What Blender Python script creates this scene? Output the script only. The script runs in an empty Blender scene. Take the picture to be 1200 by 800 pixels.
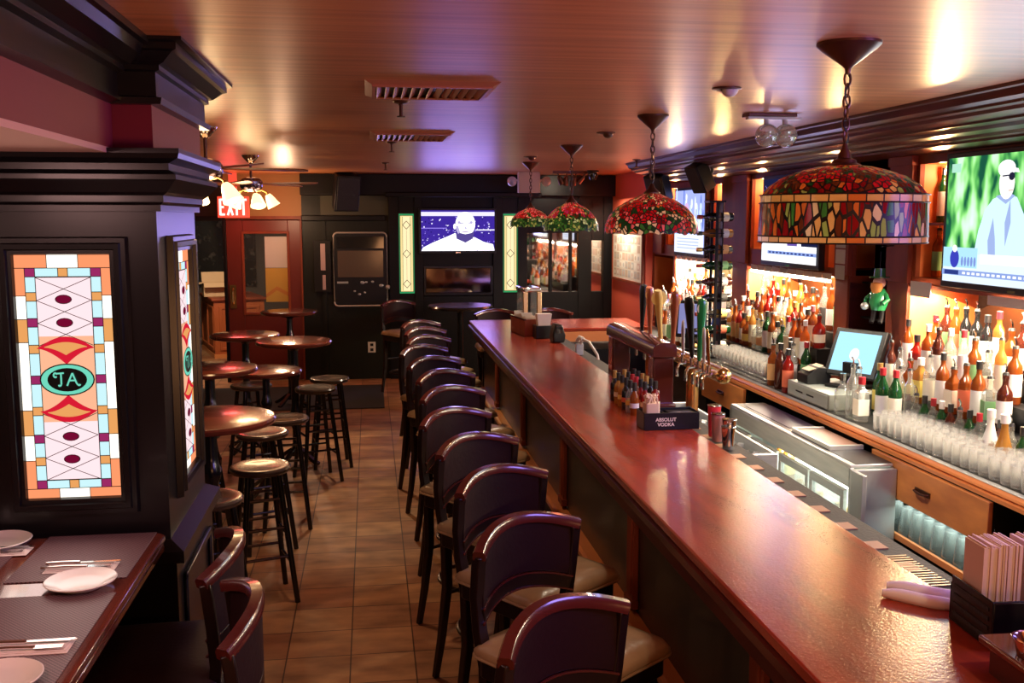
import bpy, bmesh, math, random
from mathutils import Vector, Matrix
PI = math.pi
SC = bpy.context.scene
COL = SC.collection
R = math.radians

# ------------------------------------------------------------------ camera, world, exposure
cam_d = bpy.data.cameras.new('camera'); cam = bpy.data.objects.new('camera', cam_d); COL.objects.link(cam)
cam.location = (0, 0, 2.1); cam.rotation_euler = (R(90-7.186), 0, R(-8.199))
cam_d.sensor_width = 36; cam_d.lens = 34.5; cam_d.clip_start = .05; cam_d.clip_end = 100
SC.camera = cam
SC.view_settings.view_transform = 'Standard'; SC.view_settings.look = 'None'
SC.view_settings.exposure = 0.0; SC.view_settings.gamma = 1.0; SC.view_settings.use_curve_mapping = False
W = bpy.data.worlds.new('world'); SC.world = W; W.use_nodes = True
W.node_tree.nodes['Background'].inputs[0].default_value = (1, .50, .28, 1)
W.node_tree.nodes['Background'].inputs[1].default_value = 0.05
SC.cycles.max_bounces = 8; SC.cycles.transparent_max_bounces = 24; SC.cycles.use_denoising = True
SC.cycles.caustics_reflective = False; SC.cycles.caustics_refractive = False
SC.cycles.sample_clamp_indirect = 3.0

def light(kind, name, loc, power, color, size=.1, sy=None, target=None, spot=None, blend=.5, spec=1.0):
    d = bpy.data.lights.new(name, kind); d.energy = power; d.color = color; d.specular_factor = spec
    if kind == 'AREA':
        d.size = size
        if sy: d.shape = 'RECTANGLE'; d.size_y = sy
    else: d.shadow_soft_size = size
    if kind == 'SPOT': d.spot_size = R(spot or 60); d.spot_blend = blend
    o = bpy.data.objects.new(name, d); COL.objects.link(o); o.location = loc
    if target is not None:
        v = Vector(target) - Vector(loc); o.rotation_euler = v.to_track_quat('-Z', 'Y').to_euler()
    return o

WARM = (1, .68, .40); WARM2 = (1, .55, .25); CREAM = (1, .82, .6)
# recessed ceiling spots of the room (one of them is the white can over the bar)
light('SPOT', 'bar_spot', (1.55, 4.12, 2.60), 40, CREAM, .04, target=(1.2, 4.3, 0), spot=110, spec=.3)
light('SPOT', 'bar_spot', (1.70, 1.3, 2.60), 34, CREAM, .05, target=(1.2, 1.5, 0), spot=110, spec=.3)
light('SPOT', 'bar_spot', (1.50, 8.6, 2.60), 46, CREAM, .05, target=(1.0, 8.3, 0), spot=110)
light('SPOT', 'aisle_spot', (-.15, 8.6, 2.60), 110, (1, .78, .5), .05, target=(-.1, 8.1, 0), spot=80)
light('SPOT', 'aisle_spot', (-.15, 5.2, 2.60), 45, (1, .62, .38), .05, target=(0.0, 5.4, 0), spot=90)
light('SPOT', 'aisle_spot', (-.15, 2.0, 2.60), 8, (1, .62, .45), .05, target=(0.3, 2.9, 0), spot=100)
light('SPOT', 'wall_spot', (2.42, 12.05, 2.52), 14, CREAM, .03, target=(2.45, 12.7, 2.40), spot=60)
light('SPOT', 'well_spot', (1.50, 4.12, 2.60), 110, (1,.86,.66), .05, target=(2.68, 4.35, .78), spot=62, spec=.3)
light('SPOT', 'well_spot', (1.50, 6.34, 2.60), 110, (1,.86,.66), .05, target=(2.68, 6.0, .78), spot=62, spec=.3)
light('SPOT', 'well_spot', (1.50, 8.9, 2.60), 60, (1,.86,.66), .05, target=(2.9, 8.9, .9), spot=50, spec=.3)
light('SPOT', 'entry_spot', (-2.3, 13.6, 2.60), 190, CREAM, .05, target=(-2.3, 14.9, 0), spot=120)
light('POINT', 'booth_fill', (-1.9, 1.9, 1.9), 5, (1, .62, .5), .1)  # added unseen fill that lifts the booth ceiling, not a ceiling spot
light('AREA', 'booth_lamp', (-1.25, 1.9, 2.25), 10, (1, .55, .50), .35, target=(-1.0, 2.4, 1.0))
# added unseen area light facing up, brightens the ceiling
light('AREA', 'ceiling_fill', (1.2, -.3, 1.25), 58, (1, .44, .18), 2.2, 1.2, target=(1.0, .5, 2.65))
# the light the screens throw into the room
light('AREA', 'screen_glow', (2.80, 1.9, 2.05), 32, (.36, .26, 1), .9, .55, target=(-1.2, 4.2, 2.2))
light('AREA', 'screen_glow', (2.86, 4.2, 2.05), 7, (.75, .85, 1), 1.0, .6, target=(0, 4.0, 1.7))
light('AREA', 'screen_glow', (2.86, 6.6, 2.05), 6, (.5, .5, 1), .8, .5, target=(0, 6.6, 1.8))
light('AREA', 'screen_glow', (2.86, 8.9, 2.05), 6, (.5, .5, 1), .8, .5, target=(0, 8.9, 1.8))
light('AREA', 'screen_glow', (1.13, 12.6, 1.93), 9, (.36, .26, 1), .9, .5, target=(1.0, 7, 2.3))

# ------------------------------------------------------------------ materials
MATS = {}
def nt(name):
    m = bpy.data.materials.new(name); m.use_nodes = True
    return m, m.node_tree, m.node_tree.nodes, m.node_tree.links
def pbr(name, col, rough=.5, metal=0, coat=0, spec=.5, noise=None, bump=None, coords='Object', emit=None, estr=0):
    """noise=(colour2, scale xyz, fac range lo/hi); bump=(scale xyz, strength)"""
    if name in MATS: return MATS[name]
    m, t, N, L = nt(name); b = N['Principled BSDF']
    b.inputs['Base Color'].default_value = (*col, 1); b.inputs['Roughness'].default_value = rough
    b.inputs['Metallic'].default_value = metal; b.inputs['Coat Weight'].default_value = coat
    b.inputs['Coat Roughness'].default_value = .08; b.inputs['Specular IOR Level'].default_value = spec
    if emit: b.inputs['Emission Color'].default_value = (*emit, 1); b.inputs['Emission Strength'].default_value = estr
    if noise or bump: tc = N.new('ShaderNodeTexCoord')
    if noise:
        c2, sc, lo, hi = noise
        mp = N.new('ShaderNodeMapping'); mp.inputs['Scale'].default_value = sc
        nz = N.new('ShaderNodeTexNoise'); nz.inputs['Scale'].default_value = 1; nz.inputs['Detail'].default_value = 5
        rp = N.new('ShaderNodeValToRGB'); rp.color_ramp.elements[0].position = lo; rp.color_ramp.elements[1].position = hi
        rp.color_ramp.elements[0].color = (*col, 1); rp.color_ramp.elements[1].color = (*c2, 1)
        L.new(tc.outputs[coords], mp.inputs[0]); L.new(mp.outputs[0], nz.inputs[0]); L.new(nz.outputs['Fac'], rp.inputs[0])
        L.new(rp.outputs[0], b.inputs['Base Color'])
    if bump:
        sc, st = bump
        mp = N.new('ShaderNodeMapping'); mp.inputs['Scale'].default_value = sc
        nz = N.new('ShaderNodeTexNoise'); nz.inputs['Scale'].default_value = 1; nz.inputs['Detail'].default_value = 3
        bp = N.new('ShaderNodeBump'); bp.inputs['Strength'].default_value = st; bp.inputs['Distance'].default_value = .01
        L.new(tc.outputs[coords], mp.inputs[0]); L.new(mp.outputs[0], nz.inputs[0]); L.new(nz.outputs['Fac'], bp.inputs['Height'])
        L.new(bp.outputs[0], b.inputs['Normal']); 
        if coat: L.new(bp.outputs[0], b.inputs['Coat Normal'])
    MATS[name] = m; return m
def emis(name, col, s=1.0):
    if name in MATS: return MATS[name]
    m, t, N, L = nt(name); N.remove(N['Principled BSDF'])
    e = N.new('ShaderNodeEmission'); e.inputs[0].default_value = (*col, 1); e.inputs[1].default_value = s
    L.new(e.outputs[0], N['Material Output'].inputs[0]); MATS[name] = m; return m
def clear_glass(name, tint=(.95, .97, .96), refl=.25, body=.06, rough=.04):
    if name in MATS: return MATS[name]
    m, t, N, L = nt(name); b = N['Principled BSDF']
    b.inputs['Base Color'].default_value = (.9, .92, .9, 1); b.inputs['Roughness'].default_value = rough
    b.inputs['Specular IOR Level'].default_value = 1
    tr = N.new('ShaderNodeBsdfTransparent'); tr.inputs[0].default_value = (*tint, 1)
    gl = N.new('ShaderNodeBsdfGlossy'); gl.inputs['Roughness'].default_value = rough
    lw = N.new('ShaderNodeLayerWeight'); lw.inputs[0].default_value = refl
    m1 = N.new('ShaderNodeMixShader'); m2 = N.new('ShaderNodeMixShader'); m2.inputs[0].default_value = body
    tl = N.new('ShaderNodeBsdfTranslucent'); tl.inputs[0].default_value = (.95,.95,.93,1); m4 = N.new('ShaderNodeMixShader'); m4.inputs[0].default_value = .5
    L.new(lw.outputs['Facing'], m1.inputs[0]); L.new(tr.outputs[0], m1.inputs[1]); L.new(gl.outputs[0], m1.inputs[2])
    L.new(m1.outputs[0], m2.inputs[1]); L.new(b.outputs[0], m4.inputs[1]); L.new(tl.outputs[0], m4.inputs[2]); L.new(m4.outputs[0], m2.inputs[2]); L.new(m2.outputs[0], N['Material Output'].inputs[0])
    MATS[name] = m; return m
def bottle_glass(name, col, fac=.5):
    if name in MATS: return MATS[name]
    m, t, N, L = nt(name); b = N['Principled BSDF']
    b.inputs['Base Color'].default_value = (*col, 1); b.inputs['Roughness'].default_value = .06; b.inputs['Specular IOR Level'].default_value = .9
    tr = N.new('ShaderNodeBsdfTransparent'); tr.inputs[0].default_value = tuple(min(1, c**.4) for c in col) + (1,)
    m1 = N.new('ShaderNodeMixShader'); m1.inputs[0].default_value = fac
    L.new(tr.outputs[0], m1.inputs[1]); L.new(b.outputs[0], m1.inputs[2]); L.new(m1.outputs[0], N['Material Output'].inputs[0])
    MATS[name] = m; return m
def tiffany(name, palette, scale, lead=.045, leadcol=(.012, .01, .008), rand=1.0, trans=.7, flower=.42):
    """leaded glass cells: colours picked per cell from a palette, dark lead between them, on the surface's own UVs"""
    m, t, N, L = nt(name); b = N['Principled BSDF']; out = N['Material Output']
    uv = N.new('ShaderNodeUVMap'); uv.uv_map = 'UVMap'
    mp = N.new('ShaderNodeMapping'); mp.inputs['Scale'].default_value = (scale[0], scale[1], 1)
    L.new(uv.outputs[0], mp.inputs[0])
    v1 = N.new('ShaderNodeTexVoronoi'); v1.voronoi_dimensions = '2D'; v1.inputs['Scale'].default_value = 1; v1.inputs['Randomness'].default_value = rand
    v2 = N.new('ShaderNodeTexVoronoi'); v2.voronoi_dimensions = '2D'; v2.feature = 'DISTANCE_TO_EDGE'; v2.inputs['Scale'].default_value = 1; v2.inputs['Randomness'].default_value = rand
    L.new(mp.outputs[0], v1.inputs['Vector']); L.new(mp.outputs[0], v2.inputs['Vector'])
    sp = N.new('ShaderNodeSeparateColor'); L.new(v1.outputs['Color'], sp.inputs[0])
    # first half of the palette is ground and leaves, second half the flower heads gathered round coarser centres
    v3 = N.new('ShaderNodeTexVoronoi'); v3.voronoi_dimensions = '2D'; v3.inputs['Scale'].default_value = .24; L.new(v1.outputs['Position'], v3.inputs['Vector'])
    lt0 = N.new('ShaderNodeMath'); lt0.operation = 'LESS_THAN'; lt0.inputs[1].default_value = flower; L.new(v3.outputs['Distance'], lt0.inputs[0])
    ma = N.new('ShaderNodeMath'); ma.operation = 'MULTIPLY_ADD'; ma.inputs[1].default_value = .499; L.new(sp.outputs[0], ma.inputs[0])
    m3 = N.new('ShaderNodeMath'); m3.operation = 'MULTIPLY'; m3.inputs[1].default_value = .5; L.new(lt0.outputs[0], m3.inputs[0])
    L.new(m3.outputs[0], ma.inputs[2])
    rp = N.new('ShaderNodeValToRGB'); rp.color_ramp.interpolation = 'CONSTANT'
    els = rp.color_ramp.elements
    while len(els) < len(palette): els.new(.5)
    for i, c in enumerate(palette): els[i].position = i/len(palette); els[i].color = (*c, 1)
    L.new(ma.outputs[0], rp.inputs[0])
    tl = N.new('ShaderNodeBsdfTranslucent'); L.new(rp.outputs[0], tl.inputs[0]); L.new(rp.outputs[0], b.inputs['Base Color'])
    b.inputs['Roughness'].default_value = .18
    mx = N.new('ShaderNodeMixShader'); mx.inputs[0].default_value = trans; L.new(b.outputs[0], mx.inputs[1]); L.new(tl.outputs[0], mx.inputs[2])
    ld = N.new('ShaderNodeBsdfPrincipled'); ld.inputs['Base Color'].default_value = (*leadcol, 1); ld.inputs['Roughness'].default_value = .4; ld.inputs['Metallic'].default_value = .5
    lt = N.new('ShaderNodeMath'); lt.operation = 'LESS_THAN'; lt.inputs[1].default_value = lead; L.new(v2.outputs['Distance'], lt.inputs[0])
    fx = N.new('ShaderNodeMixShader'); L.new(lt.outputs[0], fx.inputs[0]); L.new(mx.outputs[0], fx.inputs[1]); L.new(ld.outputs[0], fx.inputs[2])
    L.new(fx.outputs[0], out.inputs[0]); MATS[name] = m; return m

black_wood = pbr('black_lacquered_wood', (.007, .006, .007), .28, coat=.05, spec=.4)
black_paint = pbr('black_painted_wood', (.006, .0055, .006), .42, spec=.22)
dark_olive = pbr('dark_olive_panelling', (.011, .012, .008), .45, spec=.25)
olive_wall = pbr('olive_wall_paint', (.055, .05, .025), .55)
maroon = pbr('maroon_paint', (.20, .008, .030), .6)
red_paint = pbr('red_orange_wall_paint', (.88, .15, .08), .55)
pink_plaster = pbr('pink_plaster', (.72, .42, .34), .8)
bar_wood = pbr('red_mahogany_bar', (.36, .042, .016), .21, coat=.0, spec=.34, noise=((.17, .024, .012), (9, 1.6, 9), .35, .8), bump=((110, 110, 110), .10))
mahog = pbr('dark_mahogany', (.11, .018, .010), .38, coat=.08, spec=.4, noise=((.035, .008, .006), (3, 3, 14), .3, .8))
mahog2 = pbr('back_bar_mahogany', (.28, .055, .018), .5, spec=.3, noise=((.13, .022, .010), (5, 5, 1.5), .3, .8))
crest_wood = pbr('chair_cherry_wood', (.085, .014, .012), .22, coat=.6)
chair_dark = pbr('chair_dark_wood', (.014, .006, .005), .32, coat=.05, spec=.35)
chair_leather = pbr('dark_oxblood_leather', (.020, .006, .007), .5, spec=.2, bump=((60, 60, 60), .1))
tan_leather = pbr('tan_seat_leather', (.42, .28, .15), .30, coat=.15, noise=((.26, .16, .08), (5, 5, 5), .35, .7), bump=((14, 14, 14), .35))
black_gloss = pbr('black_stool_lacquer', (.008, .008, .008), .22, coat=.3)
seat_black = pbr('worn_dark_seat', (.05, .032, .022), .25, coat=.4)
table_wood = pbr('table_cherry_top', (.15, .030, .016), .20, coat=.6, noise=((.08, .016, .010), (8, 2, 8), .3, .7))
drawer_wood = pbr('honey_maple_drawer', (.78, .31, .09), .35, coat=.2, noise=((.48, .17, .055), (3, 3, 9), .3, .7))
edge_wood = pbr('honey_edge_wood', (.70, .25, .08), .3, coat=.3)
steel = pbr('brushed_steel', (.70, .72, .70), .32, metal=.65, noise=((.55, .58, .57), (3, 3, 40), .3, .7))
steel_lt = pbr('bright_steel', (.42, .45, .44), .35, metal=.5)
chrome = pbr('chrome', (.8, .8, .8), .12, metal=1)
brass = pbr('brass', (.75, .48, .18), .22, metal=1)
bronze = pbr('aged_bronze', (.12, .055, .035), .35, metal=.8)
black_plastic = pbr('black_plastic', (.006, .006, .007), .4, spec=.35)
rubber = pbr('black_rubber_mat', (.018, .018, .018), .7, bump=((90, 90, 90), .3))
white_ceramic = pbr('white_ceramic', (.78, .75, .68), .18, coat=.3)
white_plastic = pbr('white_plastic', (.72, .66, .58), .4)
napkin = pbr('white_napkin', (.80, .72, .66), .85)
pink_paper = pbr('pale_straw_paper', (.74, .55, .45), .8)
paper = pbr('pale_paper', (.72, .66, .55), .8)
orange_niche = pbr('orange_niche_paint', (.85, .27, .08), .5)
cream_niche = pbr('cream_niche_paint', (.90, .72, .40), .5)
mirror = pbr('mirror_glass', (.75, .72, .68), .03, metal=1)
dark_glass = pbr('dark_glass', (.015, .015, .016), .05, coat=.5)
c_glass = clear_glass('clear_glass', (.95,.97,.96), .4, .08)
rocks_glass = clear_glass('rocks_glass', (1, 1, 1), .6, .19, .12)
red_plastic = pbr('red_plastic', (.6, .03, .05), .4)
green_p = pbr('green_enamel', (.02, .22, .07), .25, coat=.5)

# ------------------------------------------------------------------ mesh builder
class MB:
    def __init__(s): s.v = []; s.f = []; s.m = []; s.uv = {}; s.cur = 0; s.use = [None]
    def mat(s, m):
        if s.use == [None]: s.use = [m]
        if m not in s.use: s.use.append(m)
        s.cur = s.use.index(m); return s
    def add(s, vs, fs, uvs=None):
        o = len(s.v); s.v += [tuple(v) for v in vs]
        for k, f in enumerate(fs):
            s.f.append(tuple(i+o for i in f)); s.m.append(s.cur)
            if uvs: s.uv[len(s.f)-1] = uvs[k]
        return s
    def box(s, x0, x1, y0, y1, z0, z1, M=None):
        vs = [(x, y, z) for z in (z0, z1) for y in (y0, y1) for x in (x0, x1)]
        if M is not None: vs = [tuple(M @ Vector(v)) for v in vs]
        return s.add(vs, [(0,2,3,1),(4,5,7,6),(0,1,5,4),(2,6,7,3),(0,4,6,2),(1,3,7,5)])
    def cyl(s, p0, p1, r0, r1=None, n=12, cap=True):
        r1 = r0 if r1 is None else r1
        p0 = Vector(p0); p1 = Vector(p1); d = (p1-p0).normalized()
        a = d.orthogonal().normalized(); b = d.cross(a)
        vs = []
        for p, r in ((p0, r0), (p1, r1)):
            for i in range(n):
                t = 2*PI*i/n; vs.append(p + a*r*math.cos(t) + b*r*math.sin(t))
        fs = [(i, (i+1) % n, n+(i+1) % n, n+i) for i in range(n)]
        if cap: fs += [tuple(range(n))[::-1], tuple(range(n, 2*n))]
        return s.add(vs, fs)
    def lathe(s, prof, c=(0,0,0), n=24, sx=1, sy=1, uvs=False, wave=None):
        """prof = [(r,z)...] ; UVs run round and along the profile"""
        vs = []; L = [0]
        for i in range(1, len(prof)): L.append(L[-1] + math.hypot(prof[i][0]-prof[i-1][0], prof[i][1]-prof[i-1][1]))
        for k, (r, z) in enumerate(prof):
            for i in range(n):
                t = 2*PI*i/n; dz = wave(t, k) if wave else 0
                vs.append((c[0]+r*sx*math.cos(t), c[1]+r*sy*math.sin(t), c[2]+z+dz))
        fs = []; uv = []
        for k in range(len(prof)-1):
            for i in range(n):
                j = (i+1) % n
                fs.append((k*n+i, k*n+j, (k+1)*n+j, (k+1)*n+i))
                uv.append([(i/n, L[k]), ((i+1)/n, L[k]), ((i+1)/n, L[k+1]), (i/n, L[k+1])])
        if not uvs:
            if prof[0][0] > 1e-5: fs.append(tuple(range(n))[::-1]); 
            if prof[-1][0] > 1e-5: b = (len(prof)-1)*n; fs.append(tuple(range(b, b+n)))
            uv = None
        return s.add(vs, fs, uv)
    def sweep(s, path, sec, up=(0,0,1), closed=False, scale=None):
        path = [Vector(p) for p in path]; up = Vector(up); n = len(sec); vs = []; m = len(path)
        for k, p in enumerate(path):
            if closed: d = path[(k+1) % m] - path[k-1]
            else: d = path[min(k+1, m-1)] - path[max(k-1, 0)]
            d.normalize(); a = d.cross(up)
            if a.length < 1e-4: a = d.orthogonal()
            a.normalize(); b = a.cross(d); q = scale[k] if scale else 1
            for (x, y) in sec: vs.append(p + a*x*q + b*y*q)
        fs = []
        for k in range(m if closed else m-1):
            k2 = (k+1) % m
            for i in range(n):
                j = (i+1) % n; fs.append((k*n+i, k*n+j, k2*n+j, k2*n+i))
        if not closed: fs += [tuple(range(n))[::-1], tuple(range((m-1)*n, m*n))]
        return s.add(vs, fs)
    def tube(s, path, r, n=8, closed=False, scale=None):
        sec = [(r*math.cos(2*PI*i/n), r*math.sin(2*PI*i/n)) for i in range(n)]
        d = Vector(path[-1]) - Vector(path[0])
        up = (0,0,1) if abs(d.z) < .8*d.length + 1e-6 else (0,1,0)
        return s.sweep(path, sec, up, closed, scale)
    def ball(s, c, r, n=12, sz=1, sx=1, sy=1):
        prof = [(max(1e-6, r*math.sin(PI*k/(n//2+2))), -r*sz*math.cos(PI*k/(n//2+2))) for k in range(n//2+3)]
        return s.lathe(prof, c, n, sx, sy)
    def prism(s, poly, f0, f1):
        """poly = 2D points; f0/f1 map (a,b) to 3D for both ends"""
        n = len(poly); vs = [f0(a, b) for a, b in poly] + [f1(a, b) for a, b in poly]
        return s.add(vs, [tuple(range(n))[::-1], tuple(range(n, 2*n))] + [(i, (i+1) % n, n+(i+1) % n, n+i) for i in range(n)])
    def prism_y(s, poly, y0, y1): return s.prism(poly, lambda a, b: (a, y0, b), lambda a, b: (a, y1, b))
    def prism_x(s, poly, x0, x1): return s.prism(poly, lambda a, b: (x0, a, b), lambda a, b: (x1, a, b))
    def prism_z(s, poly, z0, z1): return s.prism(poly, lambda a, b: (a, b, z0), lambda a, b: (a, b, z1))
    def build(s, name, m=None, parent=None, bevel=0, smooth=True, loc=None, ang=38, fix=True):
        me = bpy.data.meshes.new(name); me.from_pydata(s.v, [], s.f)
        ms = [m] if m is not None else s.use
        for x in ms: me.materials.append(x)
        if m is None: me.polygons.foreach_set('material_index', s.m)
        if s.uv:
            ul = me.uv_layers.new(name='UVMap')
            for fi, uvs in s.uv.items():
                p = me.polygons[fi]
                for li, q in zip(p.loop_indices, uvs): ul.data[li].uv = q
        if fix:
            bm = bmesh.new(); bm.from_mesh(me); bmesh.ops.recalc_face_normals(bm, faces=bm.faces); bm.to_mesh(me); bm.free()
        if smooth:
            me.polygons.foreach_set('use_smooth', [True]*len(me.polygons)); me.set_sharp_from_angle(angle=R(ang))
        o = bpy.data.objects.new(name, me); COL.objects.link(o)
        if loc: o.location = loc
        if parent: o.parent = parent
        if bevel:
            b = o.modifiers.new('bevel', 'BEVEL'); b.width = bevel; b.segments = 2; b.limit_method = 'ANGLE'; b.angle_limit = R(40)
        return o
def tag(o, label, cat, group=None, kind=None):
    o['label'] = label; o['category'] = cat
    if group: o['group'] = group
    if kind: o['kind'] = kind
    return o
def thing(name, label, cat, loc=(0,0,0), rz=0, group=None):
    o = bpy.data.objects.new(name, None); COL.objects.link(o); o.location = loc; o.rotation_euler = (0,0,rz)
    o.empty_display_size = .05
    return tag(o, label, cat, group)
def struct(o): o['kind'] = 'structure'; return o
def copy_tree(o, parent=None):
    c = o.copy(); COL.objects.link(c); c.parent = parent
    for ch in list(o.children): copy_tree(ch, c)
    return c
def place(proto, used, loc, rz, label=None, group=None):
    """first call moves the prototype itself, later calls copy it with its parts"""
    o = proto if not used else copy_tree(proto)
    used.append(1); o.location = loc; o.rotation_euler = (0,0,rz)
    if label: o['label'] = label
    if group: o['group'] = group
    return o
def arc(cx, cy, r, a0, a1, n): return [(cx+r*math.cos(a0+(a1-a0)*i/n), cy+r*math.sin(a0+(a1-a0)*i/n)) for i in range(n+1)]
def ell(cx, cy, a, b, n=20): return [(cx+a*math.cos(2*PI*i/n), cy+b*math.sin(2*PI*i/n)) for i in range(n)]
ORD = 'first second third fourth fifth sixth seventh eighth ninth tenth eleventh twelfth thirteenth fourteenth fifteenth sixteenth seventeenth eighteenth nineteenth twentieth'.split()
ORD += ['twenty-'+x for x in ORD[:9]] + ['thirtieth'] + ['thirty-'+x for x in ORD[:9]]
class Flat:
    """a flat picture built from layered coloured pieces on a plane (screens, printed cards, leaded panes)"""
    def __init__(s, o, ux, uz, w, h, n, step=.0006):
        s.o = Vector(o); s.ux = Vector(ux); s.uz = Vector(uz); s.w = w; s.h = h; s.n = Vector(n); s.k = 0; s.mb = MB(); s.step = step
    def P(s, a, b, k=None): return s.o + s.ux*a*s.w + s.uz*b*s.h + s.n*(s.step*(s.k if k is None else k))
    def poly(s, pts, m):
        s.k += 1; s.mb.mat(m); s.mb.add([s.P(a, b) for a, b in pts], [tuple(range(len(pts)))]); return s
    def rect(s, a0, b0, a1, b1, m): return s.poly([(a0,b0),(a1,b0),(a1,b1),(a0,b1)], m)
    def line(s, a0, b0, a1, b1, t, m):
        A = Vector((a0*s.w, b0*s.h)); B = Vector((a1*s.w, b1*s.h)); d = (B-A).normalized()*t/2; q = Vector((-d.y, d.x))
        return s.poly([((p.x)/s.w, (p.y)/s.h) for p in (A-q, B-q, B+q, A+q)], m)
    def build(s, name, parent=None): return s.mb.build(name, None, parent, smooth=False, fix=False)

# ------------------------------------------------------------------ room shell
# floor: 30 cm clay tiles in the shader
def floor_mat():
    m, t, N, L = nt('terracotta_tiles'); b = N['Principled BSDF']
    tc = N.new('ShaderNodeTexCoord'); mp = N.new('ShaderNodeMapping'); mp.inputs['Location'].default_value = (.126, .21, 0)
    L.new(tc.outputs['Object'], mp.inputs[0])
    br = N.new('ShaderNodeTexBrick'); br.offset = 0; br.squash = 1; br.inputs['Scale'].default_value = 1
    br.inputs['Brick Width'].default_value = .305; br.inputs['Row Height'].default_value = .30; br.inputs['Mortar Size'].default_value = .0035
    br.inputs['Color1'].default_value = (.54, .31, .16, 1); br.inputs['Color2'].default_value = (.34, .14, .068, 1); br.inputs['Mortar'].default_value = (.07, .03, .02, 1)
    L.new(mp.outputs[0], br.inputs['Vector'])
    nz = N.new('ShaderNodeTexNoise'); nz.inputs['Scale'].default_value = 5; nz.inputs['Detail'].default_value = 6
    mp2 = N.new('ShaderNodeMapping'); mp2.inputs['Scale'].default_value = (.7, 1.6, 1); L.new(tc.outputs['Object'], mp2.inputs[0]); L.new(mp2.outputs[0], nz.inputs['Vector'])
    rp = N.new('ShaderNodeValToRGB'); rp.color_ramp.elements[0].position = .3; rp.color_ramp.elements[1].position = .72
    rp.color_ramp.elements[0].color = (.45, .38, .34, 1); rp.color_ramp.elements[1].color = (1.15, 1.1, 1.0, 1)
    L.new(nz.outputs['Fac'], rp.inputs[0])
    mx = N.new('ShaderNodeMix'); mx.data_type = 'RGBA'; mx.blend_type = 'MULTIPLY'; mx.inputs[0].default_value = 1
    L.new(br.outputs['Color'], mx.inputs[6]); L.new(rp.outputs[0], mx.inputs[7]); L.new(mx.outputs[2], b.inputs['Base Color'])
    b.inputs['Roughness'].default_value = .42
    bp = N.new('ShaderNodeBump'); bp.inputs['Strength'].default_value = .35; bp.inputs['Distance'].default_value = .004
    L.new(nz.outputs['Fac'], bp.inputs['Height']); L.new(bp.outputs[0], b.inputs['Normal'])
    return m
def ceil_mat():
    m, t, N, L = nt('varnished_grass_cloth'); b = N['Principled BSDF']
    tc = N.new('ShaderNodeTexCoord')
    mp = N.new('ShaderNodeMapping'); mp.inputs['Scale'].default_value = (1.2, 26, 1); L.new(tc.outputs['Object'], mp.inputs[0])
    nz = N.new('ShaderNodeTexNoise'); nz.inputs['Scale'].default_value = 1; nz.inputs['Detail'].default_value = 6; L.new(mp.outputs[0], nz.inputs['Vector'])
    rp = N.new('ShaderNodeValToRGB'); rp.color_ramp.elements[0].position = .3; rp.color_ramp.elements[1].position = .75
    rp.color_ramp.elements[0].color = (.42, .13, .04, 1); rp.color_ramp.elements[1].color = (.70, .29, .11, 1)
    L.new(nz.outputs['Fac'], rp.inputs[0]); L.new(rp.outputs[0], b.inputs['Base Color'])
    b.inputs['Roughness'].default_value = .38
    bp = N.new('ShaderNodeBump'); bp.inputs['Strength'].default_value = .4; bp.inputs['Distance'].default_value = .004
    L.new(nz.outputs['Fac'], bp.inputs['Height']); L.new(bp.outputs[0], b.inputs['Normal'])
    b.inputs['Coat Weight'].default_value = .25; b.inputs['Coat Roughness'].default_value = .3
    return m
struct(MB().box(-3.3, 3.96, -3, 18, -.06, 0).build('floor', floor_mat(), smooth=False))
struct(MB().box(-3.3, 3.96, -3, 18, 2.65, 2.71).build('ceiling', ceil_mat(), smooth=False))
struct(MB().box(-3.36, -3.3, -3, 18, 0, 2.65).build('wall_left', olive_wall, smooth=False))
struct(MB().box(3.9, 3.96, -3, 11.2, 0, 2.65).build('wall_right', mahog, smooth=False))
struct(MB().box(3.2, 3.96, 11.2, 12.9, 0, 2.65).build('wall_bar_end', red_paint, smooth=False))
# back wall: the part with the screens, and the entry part further back
struct(MB().box(-.62, 3.4, 12.9, 13.0, 0, 2.65).build('wall_back', olive_wall, smooth=False))
struct(MB().box(-3.3, -1.82, 12.9, 13.0, 2.10, 2.65).build('wall_entry', pbr('entry_wall', (.028,.02,.014), .5), smooth=False))
struct(MB().box(-1.82, -.86, 12.9, 13.0, 2.08, 2.65).build('wall_over_door', pbr('ochre_wall_paint', (.34, .17, .05), .6), smooth=False))
struct(MB().box(-.86, -.62, 12.9, 13.0, 0, 2.65).build('wall_door_side', dark_olive, smooth=False))
struct(MB().box(-3.3, 3.4, 17.9, 18.0, 0, 2.65).build('wall_vestibule', pbr('vestibule_wall', (.10, .07, .05), .6), smooth=False))

# ------------------------------------------------------------------ dropped soffit over the booth and its mouldings (left)
struct(MB().box(-3.29, -.80, -3, 3.31, 2.30, 2.318).build('ceiling_booth', pink_plaster, smooth=False))
struct(MB().box(-.83, -.80, -3, 3.31, 2.318, 2.64).build('wall_soffit', maroon, smooth=False))
sof = [(-.80,2.65),(-.66,2.65),(-.66,2.63),(-.675,2.625),(-.69,2.60),(-.73,2.575),(-.75,2.57),(-.75,2.555),(-.775,2.55),(-.775,2.485),(-.765,2.48),(-.765,2.465),(-.80,2.455)]
struct(MB().prism_y(sof, -3, 3.31).build('trim_1', black_wood, smooth=False))
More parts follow.
